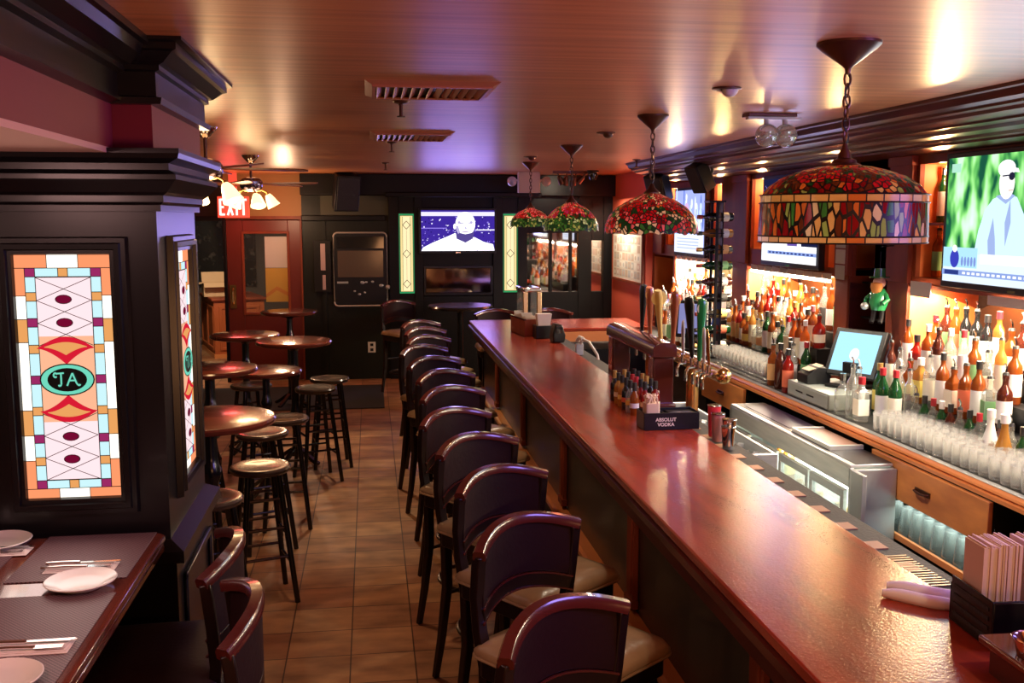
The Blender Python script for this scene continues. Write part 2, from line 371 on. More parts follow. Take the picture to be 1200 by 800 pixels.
# ------------------------------------------------------------------ lantern column
XL0, XL1, YL0, YL1 = -1.32, -.68, 3.32, 4.02
lan = thing('lantern_column', 'black lacquered square column with glowing stained glass panels beside the booth table', 'column', ((XL0+XL1)/2, (YL0+YL1)/2, 0))
ox, oy = -(XL0+XL1)/2, -(YL0+YL1)/2
def ring(mb, x0, x1, y0, y1, prof):
    """stepped moulding round a square column: prof = [(offset, z)...] from bottom to top"""
    for (a, za), (b, zb) in zip(prof, prof[1:]):
        vs = [(x0-a+ox,y0-a+oy,za),(x1+a+ox,y0-a+oy,za),(x1+a+ox,y1+a+oy,za),(x0-a+ox,y1+a+oy,za),
              (x0-b+ox,y0-b+oy,zb),(x1+b+ox,y0-b+oy,zb),(x1+b+ox,y1+b+oy,zb),(x0-b+ox,y1+b+oy,zb)]
        mb.add(vs, [(0,1,5,4),(1,2,6,5),(2,3,7,6),(3,0,4,7)])
sh = MB(); ring(sh, XL0, XL1, YL0, YL1, [(.02,0),(.02,.95),(.05,.96),(.05,1.0),(.0,1.03),(0,2.12)])
sh.build('shaft', black_wood, lan, smooth=False)
w = MB()
for z0, z1 in ((.18, .88),):
    w.box(XL1+.02+ox, XL1+.035+ox, YL0+.08+oy, YL0+.11+oy, z0, z1); w.box(XL1+.02+ox, XL1+.035+ox, YL1-.11+oy, YL1-.08+oy, z0, z1)
    w.box(XL1+.02+ox, XL1+.035+ox, YL0+.08+oy, YL1-.08+oy, z1-.03, z1); w.box(XL1+.02+ox, XL1+.035+ox, YL0+.08+oy, YL1-.08+oy, z0, z0+.03)
w.build('wainscot_moulding', black_wood, lan, bevel=.006)
cp = MB(); ring(cp, XL0, XL1, YL0, YL1, [(0,2.12),(.018,2.12),(.018,2.14),(.03,2.15),(.03,2.17),(.045,2.18),(.075,2.215),(.08,2.22),(.08,2.235),(.055,2.25),(.055,2.27),(.09,2.285),(.095,2.30),(.095,2.315),(.0,2.315)])
cp.build('capital', black_wood, lan, ang=25)
fr = MB(); ring(fr, XL0, XL1, YL0, YL1+.2, [(.0,2.315),(.0,2.46)]); fr.build('red_frieze', maroon, lan, smooth=False)
en = MB(); ring(en, XL0, XL1, YL0, YL1+.2, [(0,2.455),(.035,2.455),(.04,2.475),(.02,2.48),(.02,2.555),(.035,2.56),(.035,2.575),(.05,2.58),(.085,2.61),(.10,2.615),(.10,2.635),(.12,2.64),(.12,2.65)])
en.build('crown', black_wood, lan, ang=25)
# stained glass
G = dict(org=emis('glass_orange', (1,.32,.14), 1.05), wht=emis('glass_white', (1,.93,.82), 1.6), pnk=emis('glass_pink_white', (1,.76,.80), 1.1),
         pur=emis('glass_purple', (.42,.03,.16), .8), amb=emis('glass_amber', (.95,.42,.13), .9), blu=emis('glass_pale_blue', (.60,.90,.95), 1.05),
         red=emis('glass_red', (.70,.012,.035), 1.0), tea=emis('glass_teal', (.18,.75,.55), .95), pch=emis('glass_peach', (1,.50,.30), 1.0), win=emis('glass_wine', (.30,.005,.05), .6))
led = pbr('lead_came', (.02,.018,.016), .4, metal=.6)
def lantern(o, ux, n, w, h):
    f = Flat(o, ux, (0,0,1), w, h, n, .0005)
    f.rect(0,0,1,1,led)
    g = .004
    def R4(a0,b0,a1,b1,m): f.rect(a0+g, b0+g*.4, a1-g, b1-g*.4, m); f.k -= 1
    V = lambda px: 1-(px-298)/288.
    for a0, a1, m in ((0,.34,'org'),(.34,.66,'wht'),(.66,1,'org')): R4(a0,V(314),a1,1,G[m]); R4(a0,0,a1,V(574),G[m])
    ys = [(314,346,'org'),(346,373,'wht'),(373,400,'amb'),(400,480,'wht'),(480,510,'amb'),(510,540,'wht'),(540,574,'org')]
    for y0,y1,m in ys:
        R4(0,V(y1),.11,V(y0),G[m]); R4(.89,V(y1),1,V(y0),G[m])
    sq = [(319,'pur'),(347,'amb'),(377,'pur'),(408,'amb'),(444,'pur'),(481,'amb'),(514,'pur'),(541,'amb'),(569,'pur')]
    prev = None
    for y, m in sq:
        for a0, a1 in ((.11,.215),(.785,.89)):
            R4(a0, V(y+5), a1, V(y-5), G[m])
            if prev: R4(a0, V(y-5), a1, V(prev+5), G['blu'])
        prev = y
    for a0,a1,m in ((.215,.45,'blu'),(.45,.55,'amb'),(.55,.785,'blu')): R4(a0,V(324),a1,V(314),G[m]); R4(a0,V(574),a1,V(564),G[m])
    f.k += 1; f.rect(.22,V(563),.78,V(325),G['pnk'])
    f.rect(.22,V(494),.78,V(393),G['pch'])
    t = .0022
    for top, bot in ((325,404),(484,563)):
        n_ = 3; hh = (bot-top)/n_
        for k in range(n_):
            y0 = top+k*hh; y1 = y0+hh
            f.line(.22,V(y0),.78,V(y1),t,led); f.line(.78,V(y0),.22,V(y1),t,led)
    for y in (350,377,511,538): f.poly(ell(.5,V(y),.088,.019,16),led); f.poly(ell(.5,V(y),.078,.0165,16),G['win'])
    # the red bows above and below the emblem
    def bow(s):
        c = V(443.5); e = c + s*.128; top = c + s*.175; low = c + s*.062
        up_ = [(.20+.60*i/12, e + (top-e)*math.sin(PI*i/12)) for i in range(13)]
        dn = [(.80-.60*i/12, e + (low-e)*(1-abs(1-2*i/12.))**1.7) for i in range(13)]
        f.poly(up_+dn, G['red'])
        up2 = [(.28+.44*i/12, e + s*.006+ (top-s*.028-e)*math.sin(PI*i/12)) for i in range(13)]
        dn2 = [(.72-.44*i/12, e + s*.004+(low+s*.034-e)*(1-abs(1-2*i/12.))**1.7) for i in range(13)]
        f.poly(up2+dn2, G['amb'])
    bow(1); bow(-1)
    f.poly(ell(.5,V(443.5),.285,.066,28),led); f.poly(ell(.5,V(443.5),.27,.061,28),G['tea'])
    f.poly(ell(.5,V(443.5),.205,.048,28),pbr('emblem_black',(.004,.008,.008),.3))
    k0 = V(443.5)
    for pts in ([(.40,.024),(.375,.030),(.36,.020),(.375,.010),(.395,.014)], [(.385,.026),(.47,.028)], [(.44,.027),(.44,-.018),(.425,-.026),(.41,-.020)],
                [(.50,-.024),(.515,-.010),(.56,.028),(.60,-.014),(.625,-.024),(.64,-.018)], [(.525,-.002),(.592,-.002)]):
        for (a,b),(c2,d2) in zip(pts, pts[1:]): f.line(a,k0+b,c2,k0+d2,.0052,G['tea'])
    return f
fw, fz0, fh = .297, 1.185, .80
def frame(mb, org, ux, n, w, h, prof):
    """mitred frame: prof=[(outset, depth)] swept round a rectangle"""
    org = Vector(org); ux = Vector(ux); n = Vector(n); uz = Vector((0,0,1))
    for (a,da),(b,db) in zip(prof, prof[1:]):
        vs = []
        for q, d in ((a,da),(b,db)):
            for (i,j) in ((0,0),(1,0),(1,1),(0,1)):
                vs.append(org + ux*(i*w + (q if i else -q)) + uz*(j*h + (q if j else -q)) + n*d)
        mb.add(vs, [(0,1,5,4),(1,2,6,5),(2,3,7,6),(3,0,4,7)])
fp = [(-.004,-.002),(0,.018),(.012,.018),(.016,.030),(.032,.032),(.036,.022),(.05,.022),(.055,.0)]
a = MB(); frame(a, (-1.124+ox, YL0-.001+oy, fz0), (1,0,0), (0,-1,0), fw, fh, fp); a.build('panel_frame', black_wood, lan, ang=20)
p = lantern((-1.124+ox, YL0-.002+oy, fz0), (1,0,0), (0,-1,0), fw, fh).build('stained_glass_panel', lan); p['label'] = 'backlit stained glass with teal oval and letters'
a = MB(); frame(a, (XL1+.001+ox, YL0+.19+oy, fz0), (0,1,0), (1,0,0), .32, fh, fp); a.build('panel_frame', black_wood, lan, ang=20)
p = lantern((XL1+.002+ox, YL0+.19+oy, fz0), (0,1,0), (1,0,0), .32, fh).build('stained_glass_panel', lan)
light('AREA', 'lantern_glow', (-.97, 3.16, 1.6), 2.2, (1,.72,.62), .3, .8, target=(-.97, 0, 1.2))

# ------------------------------------------------------------------ booth table and its settings
bt = thing('high_table', 'dark red high booth table laid with woven mats beside the glowing column', 'table', (-1.25, 2.62, 0))
prof = [(-.55,1.07),(.55,1.07),(.565,1.062),(.565,1.045),(.55,1.038),(.56,1.03),(.56,1.01),(.54,1.0),(-.55,1.0)]
MB().prism_y(prof, -.95, .64).build('tabletop', table_wood, bt, bevel=.003)
MB().box(-.5, .49, -.85, .6, .92, 1.0).build('apron', mahog, bt, bevel=.003)
for sx in (-.42, .40):
    l = MB().lathe([(.05,0),(.05,.05),(.035,.08),(.045,.3),(.03,.5),(.045,.85),(.05,.92)], (sx, 0, 0), 14); l.build('leg', black_wood, bt)
def mat_woven():
    m, t, N, L = nt('woven_vinyl_mat'); b = N['Principled BSDF']; tc = N.new('ShaderNodeTexCoord')
    ck = N.new('ShaderNodeTexChecker'); ck.inputs['Scale'].default_value = 170; ck.inputs['Color1'].default_value = (.20,.11,.12,1); ck.inputs['Color2'].default_value = (.05,.018,.022,1)
    L.new(tc.outputs['Object'], ck.inputs[0]); L.new(ck.outputs[0], b.inputs['Base Color']); b.inputs['Roughness'].default_value = .55
    return m
wov = mat_woven()
for lab, x0, x1, y0, y1 in (('woven vinyl placemat at the column end of booth table, under the middle plate', -1.045, -.712, 2.85, 3.262),
                       ('woven vinyl placemat nearest the camera on the booth table', -1.03, -.712, 2.16, 2.735),
                       ('woven vinyl placemat at the far left of booth table by the column', -1.40, -1.10, 2.85, 3.262)):
    tag(MB().box(x0,x1,y0,y1,1.0705,1.0735).build('placemat', wov), lab, 'placemat', 'woven placemats on the booth table')
def plate(loc, lab):
    o = MB().lathe([(.0,.004),(.055,.004),(.06,.0),(.064,.004),(.095,.017),(.097,.020),(.094,.0215),(.068,.010),(.055,.008),(.0,.008)], (0,0,0), 40).build('plate', white_ceramic, loc=loc)
    return tag(o, lab, 'plate', 'white plates on the booth table')
def napk(x, y, lab, w=.20, d=.075):
    m = MB()
    for k in range(3): m.box(-w/2+.004*k, w/2-.006*k, -d/2+.01*k, d/2-.004*k, .0015*k, .0015*k+.0012)
    o = m.build('folded_napkin', napkin, loc=(x,y,1.0742)); tag(o, lab, 'napkin', 'folded napkins on the booth table'); return o
def knife(x, y, lab):
    k = thing('table_knife', lab, 'knife', (x,y,1.0795), 0, 'table knives on the booth table')
    MB().tube([(-.105,0,.005),(-.06,0,.006),(-.01,0,.005)], .0055, 8).build('handle', chrome, k)
    MB().prism_z([(-.01,-.004),(.09,-.008),(.108,0),(.1,.007),(-.01,.005)], .004, .0055).build('blade', chrome, k)
def fork(x, y, lab):
    k = thing('table_fork', lab, 'fork', (x,y,1.0795), 0, 'table forks on the booth table')
    MB().tube([(-.10,0,.004),(-.03,0,.006),(.03,0,.004)], .004, 8).build('handle', chrome, k)
    m = MB().box(.03,.055,-.010,.010,.003,.0045)
    for q in (-.0085,-.003,.003,.0085): m.box(.055,.095,q-.0013,q+.0013,.003,.0045)
    m.build('tines', chrome, k)
for n_, (x, y, where) in enumerate(((-.86,2.945,'above the middle booth plate'), (-.83,2.385,'at the booth table near edge'), (-1.16,3.12,'at booth table far left'))):
    napk(x, y, 'white folded napkin '+where)
    knife(x+.0, y+.022, 'steel table knife on the napkin '+where); fork(x-.01, y-.012, 'steel table fork on the napkin '+where)
plate((-.822,2.80,1.0725), 'white round plate in the middle of booth table, half on its placemat')
plate((-.835,2.20,1.0738), 'white round plate nearest the camera at booth table corner')
plate((-1.175,3.19,1.0738), 'white round plate cut by the left edge, beside the column')

# ------------------------------------------------------------------ cornice over the bar (right)
cor = [(2.60,2.65),(2.60,2.635),(2.615,2.63),(2.63,2.60),(2.66,2.585),(2.66,2.575),(2.69,2.57),(2.70,2.555),(2.73,2.545),(2.78,2.54),(2.78,2.53),(2.84,2.525),(2.86,2.51),(2.98,2.508),(3.0,2.495),(3.04,2.49),(3.04,2.48),(3.32,2.475),(3.32,2.65)]
cn = MB().prism_y(cor, -2.9, 9.9).build('crown_moulding', mahog, ang=20)
tag(cn, 'long dark mahogany stepped cornice under the ceiling above the back bar', 'cornice')

# ------------------------------------------------------------------ back bar hutch (front face x=3.3)
X = 3.30; XB = 3.78
hu = thing('back_bar_hutch', 'tall mahogany back bar unit with lit bottle niches and screens', 'back bar', (X, 5, .92))
def H(mb, name, m, bevel=0, label=None, **k):
    o = mb.build(name, m, hu, bevel=bevel, **k); o.location = (-X, -5, -.92)
    if label: o['label'] = label
    return o
ZT, ZB = 2.475, 1.70
opens = [(10.38,10.76,1.80,2.42),(9.0,9.2,1.80,2.42),(7.94,8.25,1.83,2.43),(6.66,6.82,1.74,2.43),(5.30,5.60,1.74,2.42),(3.1,3.4,1.74,2.42)]
edges = [11.2]; 
segs = []; y = 11.2
for (a,b,z0,z1) in opens: segs.append((b, y)); y = a
segs.append((-2.5, y))
b = MB(); b2 = MB()
for y0, y1 in segs:
    if y0 < 6.40 < y1:   # the open recess beside the screen
        b2.box(X, X+.03, 6.40, y1, ZB, ZT); b.box(X, X+.03, y0, 5.89, ZB, ZT)
    else: (b2 if y0 > 6.4 else b).box(X, X+.03, y0, y1, ZB, ZT)
for (a,c,z0,z1) in opens: (b2 if a > 6.4 else b).box(X, X+.03, a, c, ZB, z0).box(X, X+.03, a, c, z1, ZT)
H(b, 'face_board', mahog2); H(b2, 'face_board', mahog2)
for (a,c,z0,z1) in opens:
    n = MB(); d = .26
    n.box(X+.03, X+.03+d, c, c+.012, z0, z1); n.box(X+.03, X+.03+d, a-.012, a, z0, z1); n.box(X+.03+d, X+.04+d, a-.012, c+.012, z0, z1)
    n.box(X+.03, X+.03+d, a-.012, c+.012, z1, z1+.012)
    H(n, 'niche_lining', orange_niche, label='warm orange lit niche')
    H(MB().box(X+.005, X+.03+d, a, c, z0-.015, z0), 'niche_shelf', mahog2)
    if z0 == 1.74 and c-a > .2: H(MB().box(X+.005, X+.03+d, a, c, 2.055, 2.07), 'niche_shelf', mahog2)
    light('SPOT', 'niche_bulb', (X+.035, (a+c)/2, z1-.03), 48.0 if a > 4 else 6, (1,.60,.24), .03, target=(X-2.0, (a+c)/2-3.2, 1.07), spot=75)
    light('POINT', 'niche_bulb', (X+.14, (a+c)/2, z1-.05), 3.6, (1,.66,.36), .025, spec=.25)
    light('POINT', 'niche_bulb', (X+.20, (a+c)/2, z0+.06), 1.2, WARM2, .02)
pil = [(10.80,11.15),(8.28,8.62),(6.40,6.60),(5.63,5.89),(2.8,3.05)]
for i,(a,c) in enumerate(pil):
    H(MB().box(X-.035, X, a, c, ZB, ZT-.03).box(X-.045, X, a-.01, c+.01, ZT-.06, ZT).box(X-.02,X,a+.03,c-.03,1.8,2.35), 'pilaster', mahog2, bevel=.004)
side = [(11.15,11.2,orange_niche),(9.9,10.3,cream_niche),(8.26,8.62,orange_niche),(6.40,6.60,mahog),(5.63,5.89,orange_niche),(2.8,3.05,orange_niche)]
side[1] = (10.32, 10.40, cream_niche)
for a, c, m in side:
    H(MB().box(X-.02, XB, a+.012, c, .935, ZB), 'partition', mahog2, bevel=.003)
    arch = [(X-.005,.935),(XB,.935),(XB,1.52)] + [(XB-(XB-X+.005)*t, 1.52+.13*math.sin(PI*t*.5)) for t in (.15,.3,.45,.6,.75,.9)] + [(X-.005,1.655)]
    H(MB().prism(arch, lambda p,q,a=a: (p, a, q), lambda p,q,a=a: (p, a+.012, q)), 'partition_panel', m, label='glowing orange painted side panel' if m is orange_niche else None)
H(MB().box(XB-.02, XB, -2.5, 11.2, .93, ZB), 'back_mirror', dark_glass, label='dark mirror behind the bottles')
H(MB().box(X-.01, XB, -2.5, 5.89, ZB-.02, ZB).box(X-.01, XB, 6.40, 11.2, ZB-.02, ZB), 'bottom_board', mahog2)
# recess with shelves between screen and pilaster
rc = MB()
rc.box(XB-.03, XB-.02, 5.9, 6.40, .94, ZT)
H(rc, 'recess_back', black_paint)
for z in (1.42, 1.66, 1.95): H(MB().box(X+.08, XB-.03, 5.9, 6.40, z-.012, z), 'recess_shelf', black_paint)
# warm strip lights under the hutch, plus an added fill that brightens the glasses
for y0, y1, p in ((8.7, 10.3, 46), (6.65, 8.2, 34), (4.2, 5.6, 34), (3.1,4.2,14)):
    light('AREA', 'shelf_strip', (X+.12, (y0+y1)/2, ZB-.035), p*1.1, (1,.72,.45), y1-y0, .06, target=(X-.02, (y0+y1)/2, .95), spec=.5)
    light('AREA', 'front_fill', (X-.02, (y0+y1)/2, ZB-.045), p*1.1, (1,.86,.66), y1-y0, .05, target=(X-.35, (y0+y1)/2, .95), spec=.15)
light('POINT','partition_bulb',(X+.2,8.16,1.60),7,WARM2,.02); light('POINT','partition_bulb',(X+.2,5.53,1.60),7,WARM2,.02); light('POINT','partition_bulb',(X+.2,10.2,1.60),9,(1,.8,.5),.02)

# tiers for the bottles
TIERS = [(3.06,3.17,1.04),(3.17,3.285,1.16),(3.31,3.45,1.27)]
bays = [(8.64,10.30),(6.62,8.24),(3.10,5.61)]
for (a,c),nm in zip(bays, ('by the far screen','between the register and the wine rack','nearest the camera')):
    s = thing('bottle_riser', 'black stepped shelf riser under the bottles '+nm, 'shelf', (3.1,(a+c)/2,.92), 0, 'stepped risers on the back counter')
    for k,(x0,x1,z) in enumerate(TIERS): 
        o = MB().box(x0, x1 if k<2 else 3.5, a, c, .921, z).build('step', black_paint, s, bevel=.002); o.location = (-3.1, -(a+c)/2, -.92)

# ------------------------------------------------------------------ back counter, drawers
bc = thing('back_counter', 'long back counter with honey wood edge and black rubber mat', 'counter', (3.2, 4, 0))
def Bc(mb, name, m, **k):
    o = mb.build(name, m, bc, **k); o.location = (-3.2, -4, 0); return o
Bc(MB().box(2.72, 3.88, -2.5, 10.4, .885, .92), 'countertop', mahog)
Bc(MB().prism_y([(2.72,.925),(2.70,.925),(2.685,.915),(2.68,.905),(2.69,.895),(2.675,.89),(2.675,.872),(2.69,.868),(2.72,.868)], -2.5, 10.4), 'edge_moulding', edge_wood, ang=20)
Bc(MB().box(2.735, 3.05, 2.5, 10.0, .9202, .9255), 'bar_mat', rubber)
Bc(MB().box(2.70, 2.735, 1.5, 10.2, .9255, .9285), 'chrome_strip', steel)
Bc(MB().box(2.95, 3.88, -2.5, 10.4, 0, .885), 'base_carcass', black_paint)
def drawer_unit(y0, y1, z0, lab, shelf=False):
    c = thing('drawer_cabinet', lab, 'cabinet', (2.85,(y0+y1)/2,0), 0, 'honey wood drawer cabinets under the back counter')
    def A(mb, n, m, **k):
        o = mb.build(n, m, c, **k); o.location = (-2.85, -(y0+y1)/2, 0); return o
    d = MB().box(2.665,2.69,y0,y1,z0,.862); A(d,'drawer_front',drawer_wood,bevel=.004)
    h = MB(); ym = (y0+y1)/2; zm = (z0+.862)/2
    h.tube([(2.664,ym-.055,zm),(2.645,ym-.05,zm),(2.642,ym,zm-.004),(2.645,ym+.05,zm),(2.664,ym+.055,zm)], .006, 8); h.box(2.658,2.665,ym-.065,ym+.065,zm-.013,zm+.013)
    A(h,'handle',bronze)
    s = MB()
    s.box(2.70,2.94,y0,y0+.02,.1,.862); s.box(2.70,2.94,y1-.02,y1,.1,.862); s.box(2.70,2.94,y0,y1,.06,.1); s.box(2.92,2.94,y0,y1,.1,.862)
    A(s,'body',dark_olive)
    if shelf:
        A(MB().box(2.69,2.92,y0+.02,y1-.02,.452,.47),'shelf',black_paint); A(MB().box(2.67,2.69,y0,y1,.445,.478),'shelf_edge',edge_wood,bevel=.003)
        hl = MB()
        for k in range(7): hl.cyl((2.72,y1-.021,.52+.045*k),(2.72,y1-.023,.52+.045*k),.004,n=8)
        A(hl,'peg_holes',chrome)
    return c
drawer_unit(3.84, 4.86, .66, 'honey wood drawer over an open shelf of pint glasses', True)
drawer_unit(6.72, 7.62, .66, 'honey wood drawer cabinet behind the taps, left of steel cooler')
drawer_unit(2.4, 3.45, .66, 'honey wood drawer cabinet at the right edge of the frame')
# steel cooler
cl = thing('bar_cooler', 'low stainless steel back bar cooler with three lit glass doors', 'cooler', (2.6,5.45,0))
def K(mb, n, m, **k):
    o = mb.build(n, m, cl, **k); o.location = (-2.6,-5.45,0); return o
CX = 2.42
K(MB().box(CX,2.655,4.62,6.32,.825,.84).box(CX,CX+.02,4.62,6.32,.72,.825), 'top_apron', steel, bevel=.003)
K(MB().box(CX+.035,2.655,4.63,6.30,.8401,.8425), 'dark_top', pbr('dark_cooler_top',(.012,.013,.016),.35))
K(MB().box(CX+.05,2.655,4.95,5.40,.843,.858), 'sliding_lid', pbr('worn_brown_lid',(.22,.11,.075),.35), bevel=.003)
K(MB().box(CX+.05,2.655,4.93,4.95,.843,.866).box(CX+.05,2.655,5.40,5.42,.843,.866).box(CX+.04,CX+.05,4.93,5.42,.843,.866), 'lid_rim', steel)
K(MB().box(CX+.06,2.655,5.50,6.20,.8427,.846), 'well_opening', pbr('dark_blue_well',(.008,.012,.05),.35))
K(MB().box(CX+.23,2.66,4.62,6.32,.08,.82).box(CX,CX+.23,4.60,4.63,.08,.82).box(CX,CX+.23,6.30,6.33,.08,.82).box(CX,CX+.23,4.62,6.32,.08,.16), 'body', steel)
K(MB().box(CX-.005,CX+.02,4.48,4.60,.05,.82).box(CX,2.66,4.585,4.6,.05,.82), 'end_panel', steel_lt, bevel=.003)
K(MB().box(CX+.20,CX+.225,4.66,5.95,.16,.72), 'liner', white_plastic)
for z in (.30,.50): K(MB().box(CX+.03,CX+.21,4.66,5.95,z-.006,z), 'rack', steel)
for y0, y1 in ((4.66,5.06),(5.08,5.48),(5.52,5.92)):
    d = thing('x','x','x'); 
    bpy.data.objects.remove(d)
    df = MB().box(CX-.012,CX+.012,y0,y1,.655,.70).box(CX-.012,CX+.012,y0,y1,.16,.20).box(CX-.012,CX+.012,y0,y0+.035,.2,.655).box(CX-.012,CX+.012,y1-.035,y1,.2,.655)
    dd = K(df, 'door', steel, bevel=.002)
    g = MB().box(CX-.002,CX+.002,y0+.035,y1-.035,.2,.655).build('pane', c_glass, dd, smooth=False)
    MB().box(CX-.028,CX-.020,y0+.012,y0+.022,.3,.6).box(CX-.02,CX-.012,y0+.012,y0+.022,.3,.32).box(CX-.02,CX-.012,y0+.012,y0+.022,.58,.6).build('handle', chrome, dd)
light('AREA','shelf_fill',(2.76,4.35,.645),5,(.8,1,.92),.85,.04,target=(2.80,4.35,.3))  # added cool area light to brighten the pint glasses, no real fitting
light('AREA','cooler_tube',(CX+.12,5.3,.70),16,(.85,1,.92),1.25,.05).rotation_euler = (0,0,PI/2)
K(MB().box(CX-.01,CX+.02,5.98,6.28,.30,.70).box(CX-.03,CX-.01,6.0,6.26,.34,.37), 'dispenser_panel', steel_lt, bevel=.003)
K(MB().box(CX-.014,CX-.011,6.04,6.22,.46,.62), 'dispenser_recess', black_paint)
K(MB().box(CX-.02,CX-.014,6.10,6.16,.50,.56), 'dispenser_lever', white_plastic)

# ------------------------------------------------------------------ the bar
bar = thing('bar_counter', 'long polished red mahogany bar running down the room', 'bar counter', (1.25, 5, 0))
def A(mb, n, m, **k):
    o = mb.build(n, m, bar, **k); o.location = (-1.25,-5,0)
    return o
Y0, Y1 = .3, 9.85
top = MB()
top.prism_z([(.975,Y0),(1.555,Y0),(1.555,8.95),(1.60,9.0),(2.62,9.0),(2.62,9.85),(1.0,9.85),(.975,9.80)], 1.035, 1.07)
A(top,'bar_top',bar_wood,bevel=.006)
A(MB().box(2.36,2.60,8.98,9.84,1.0705,1.0706),'return_top_edge',bar_wood)
A(MB().prism_y([(.985,1.035),(.965,1.03),(.965,1.005),(.99,.995),(.99,.975),(1.005,.965),(1.02,.90),(1.05,.88),(1.12,.875),(1.12,1.035)], Y0, 9.80),'edge_moulding',mahog,ang=20)
A(MB().box(1.12,1.15,Y0,9.75,.10,.88),'front_panel',pbr('dark_green_black_panel',(.014,.018,.014),.3,coat=.2))
A(MB().box(1.15,1.50,Y0,9.75,0,1.035),'carcass',black_paint)
A(MB().box(1.5,2.6,9.05,9.75,0,.86).box(2.55,2.6,9.05,9.75,.86,1.035),'return_carcass',black_paint)
A(MB().box(1.55,2.60,9.0,9.03,.94,1.035),'return_fascia',edge_wood,bevel=.003)
A(MB().box(1.555,1.58,Y0,8.95,.93,1.02),'inner_fascia',mahog)
for y in (1.2, 2.6, 4.0, 5.55, 7.1, 8.6):
    A(MB().box(1.095,1.12,y-.05,y+.05,.42,.875).box(1.085,1.12,y-.06,y+.06,.42,.46).box(1.088,1.12,y-.035,y+.035,.48,.85),'pilaster',mahog2,bevel=.004)
A(MB().prism_y([(1.12,.40),(1.06,.40),(1.045,.39),(1.045,.365),(1.06,.355),(1.12,.34)],Y0,9.75),'ledge_moulding',edge_wood,ang=20)
A(MB().box(1.07,1.12,Y0,9.75,0,.345),'toe_panel',black_paint)
# drink rail with black mat and tan blocks
dr = thing('drip_rail', 'black rubber drip rail with tan blocks along the inner bar edge', 'drip rail', (1.64,3,0))
o = MB().box(1.582,1.76,Y0,8.9,.955,1.0).build('rail_body', rubber, dr); o.location = (-1.64,-3,0)
k = 0
yy = 2.75
while yy < 5.0:
    o = MB().box(1.635,1.70,yy,yy+.075,1.0,1.004).build('tan_block', pbr('tan_block',(.42,.22,.12),.6), dr); o.location = (-1.64,-3,0); yy += .21
o = MB()
for k in range(14): o.box(1.60,1.72,2.62+.02*k,2.628+.02*k,1.0,1.005)
o = o.build('drain_slats', pbr('brass_slats',(.30,.22,.12),.4,metal=.6), dr); o.location = (-1.64,-3,0)
# speed well with ice behind the rail
iw = thing('ice_well', 'stainless ice well below the taps on the bartender side', 'ice well', (1.95,5.6,0))
o = MB().box(1.77,2.15,4.9,4.93,.4,.84).box(1.77,2.15,6.4,6.43,.4,.84).box(1.77,1.79,4.93,6.4,.4,.84).box(2.13,2.15,4.93,6.4,.4,.84).box(1.79,2.13,4.93,6.4,.4,.42).build('basin', steel, iw, bevel=.003); o.location=(-1.95,-5.6,0)
for sx in (1.79,2.13):
    for sy in (4.95,6.38):
        o = MB().cyl((sx,sy,0),(sx,sy,.4),.018).build('leg', steel, iw); o.location=(-1.95,-5.6,0)
random.seed(4)
ic = MB(); icem = clear_glass('ice', (.93,.97,1), .35, .35, .1)
for i in range(240):
    x, y, z = random.uniform(1.81,2.11), random.uniform(4.96,6.37), random.uniform(.70,.80)
    M = Matrix.Translation((x,y,z)) @ Matrix.Rotation(random.uniform(0,6),4,'Z') @ Matrix.Rotation(random.uniform(0,6),4,'X')
    ic.box(-.016,.016,-.014,.014,-.013,.013,M)
ic.box(1.80,2.12,4.95,6.39,.55,.72)
tag(ic.build('ice_cubes', icem, smooth=False), 'clear ice cubes filling the steel well', 'ice', kind='stuff')

# ------------------------------------------------------------------ screens
def screen(lab, o, ux, n, w, h, draw, depth=.05, name='television', tilt=0):
    t = thing(name, lab, 'television', o); ux = Vector(ux); n = Vector(n)
    M = Matrix((ux, -n, Vector((0,0,1)))).transposed().to_4x4() @ Matrix.Rotation(-tilt, 4, 'X')
    # local: x along the screen, -y towards the viewer, z up, origin bottom centre of the bezel
    e = .028
    b = MB().box(-w/2-e, w/2+e, 0, depth, -e*1.3, h+e, M).build('housing', black_plastic, t, bevel=.004)
    c = M @ Vector((-w/2, -.0006, 0)); nn = (M.to_3x3() @ Vector((0,-1,0)))
    f = Flat(c, M.to_3x3() @ Vector((1,0,0)), M.to_3x3() @ Vector((0,0,1)), w, h, nn, .0004)
    draw(f); f.build('screen', t)['label'] = 'lit picture on the screen'
    MB().box(-.03, .03, -.002, 0, -e*1.05, -e*.6, M).build('badge', chrome, t)
    MB().box(-.12, .12, depth, depth+.004, h*.3, h*.7, M).build('wall_mount', black_paint, t)
    return t
E_ = lambda n, c, s=1.: emis('screen_'+n, c, s)
def screen_noise(name, stops, scale, s):
    m, t, N, L = nt(name); N.remove(N['Principled BSDF']); e = N.new('ShaderNodeEmission'); e.inputs[1].default_value = s
    tc = N.new('ShaderNodeTexCoord'); nz = N.new('ShaderNodeTexNoise'); nz.inputs['Scale'].default_value = scale; nz.inputs['Detail'].default_value = 2
    mp = N.new('ShaderNodeMapping'); mp.inputs['Scale'].default_value = (1,2.1,1); L.new(tc.outputs['Object'], mp.inputs[0]); L.new(mp.outputs[0], nz.inputs['Vector'])
    rp = N.new('ShaderNodeValToRGB'); els = rp.color_ramp.elements
    while len(els) < len(stops): els.new(.5)
    for i,(q,c) in enumerate(stops): els[i].position = q; els[i].color = (*c,1)
    L.new(nz.outputs['Fac'], rp.inputs[0]); L.new(rp.outputs[0], e.inputs[0]); L.new(e.outputs[0], N['Material Output'].inputs[0]); return m
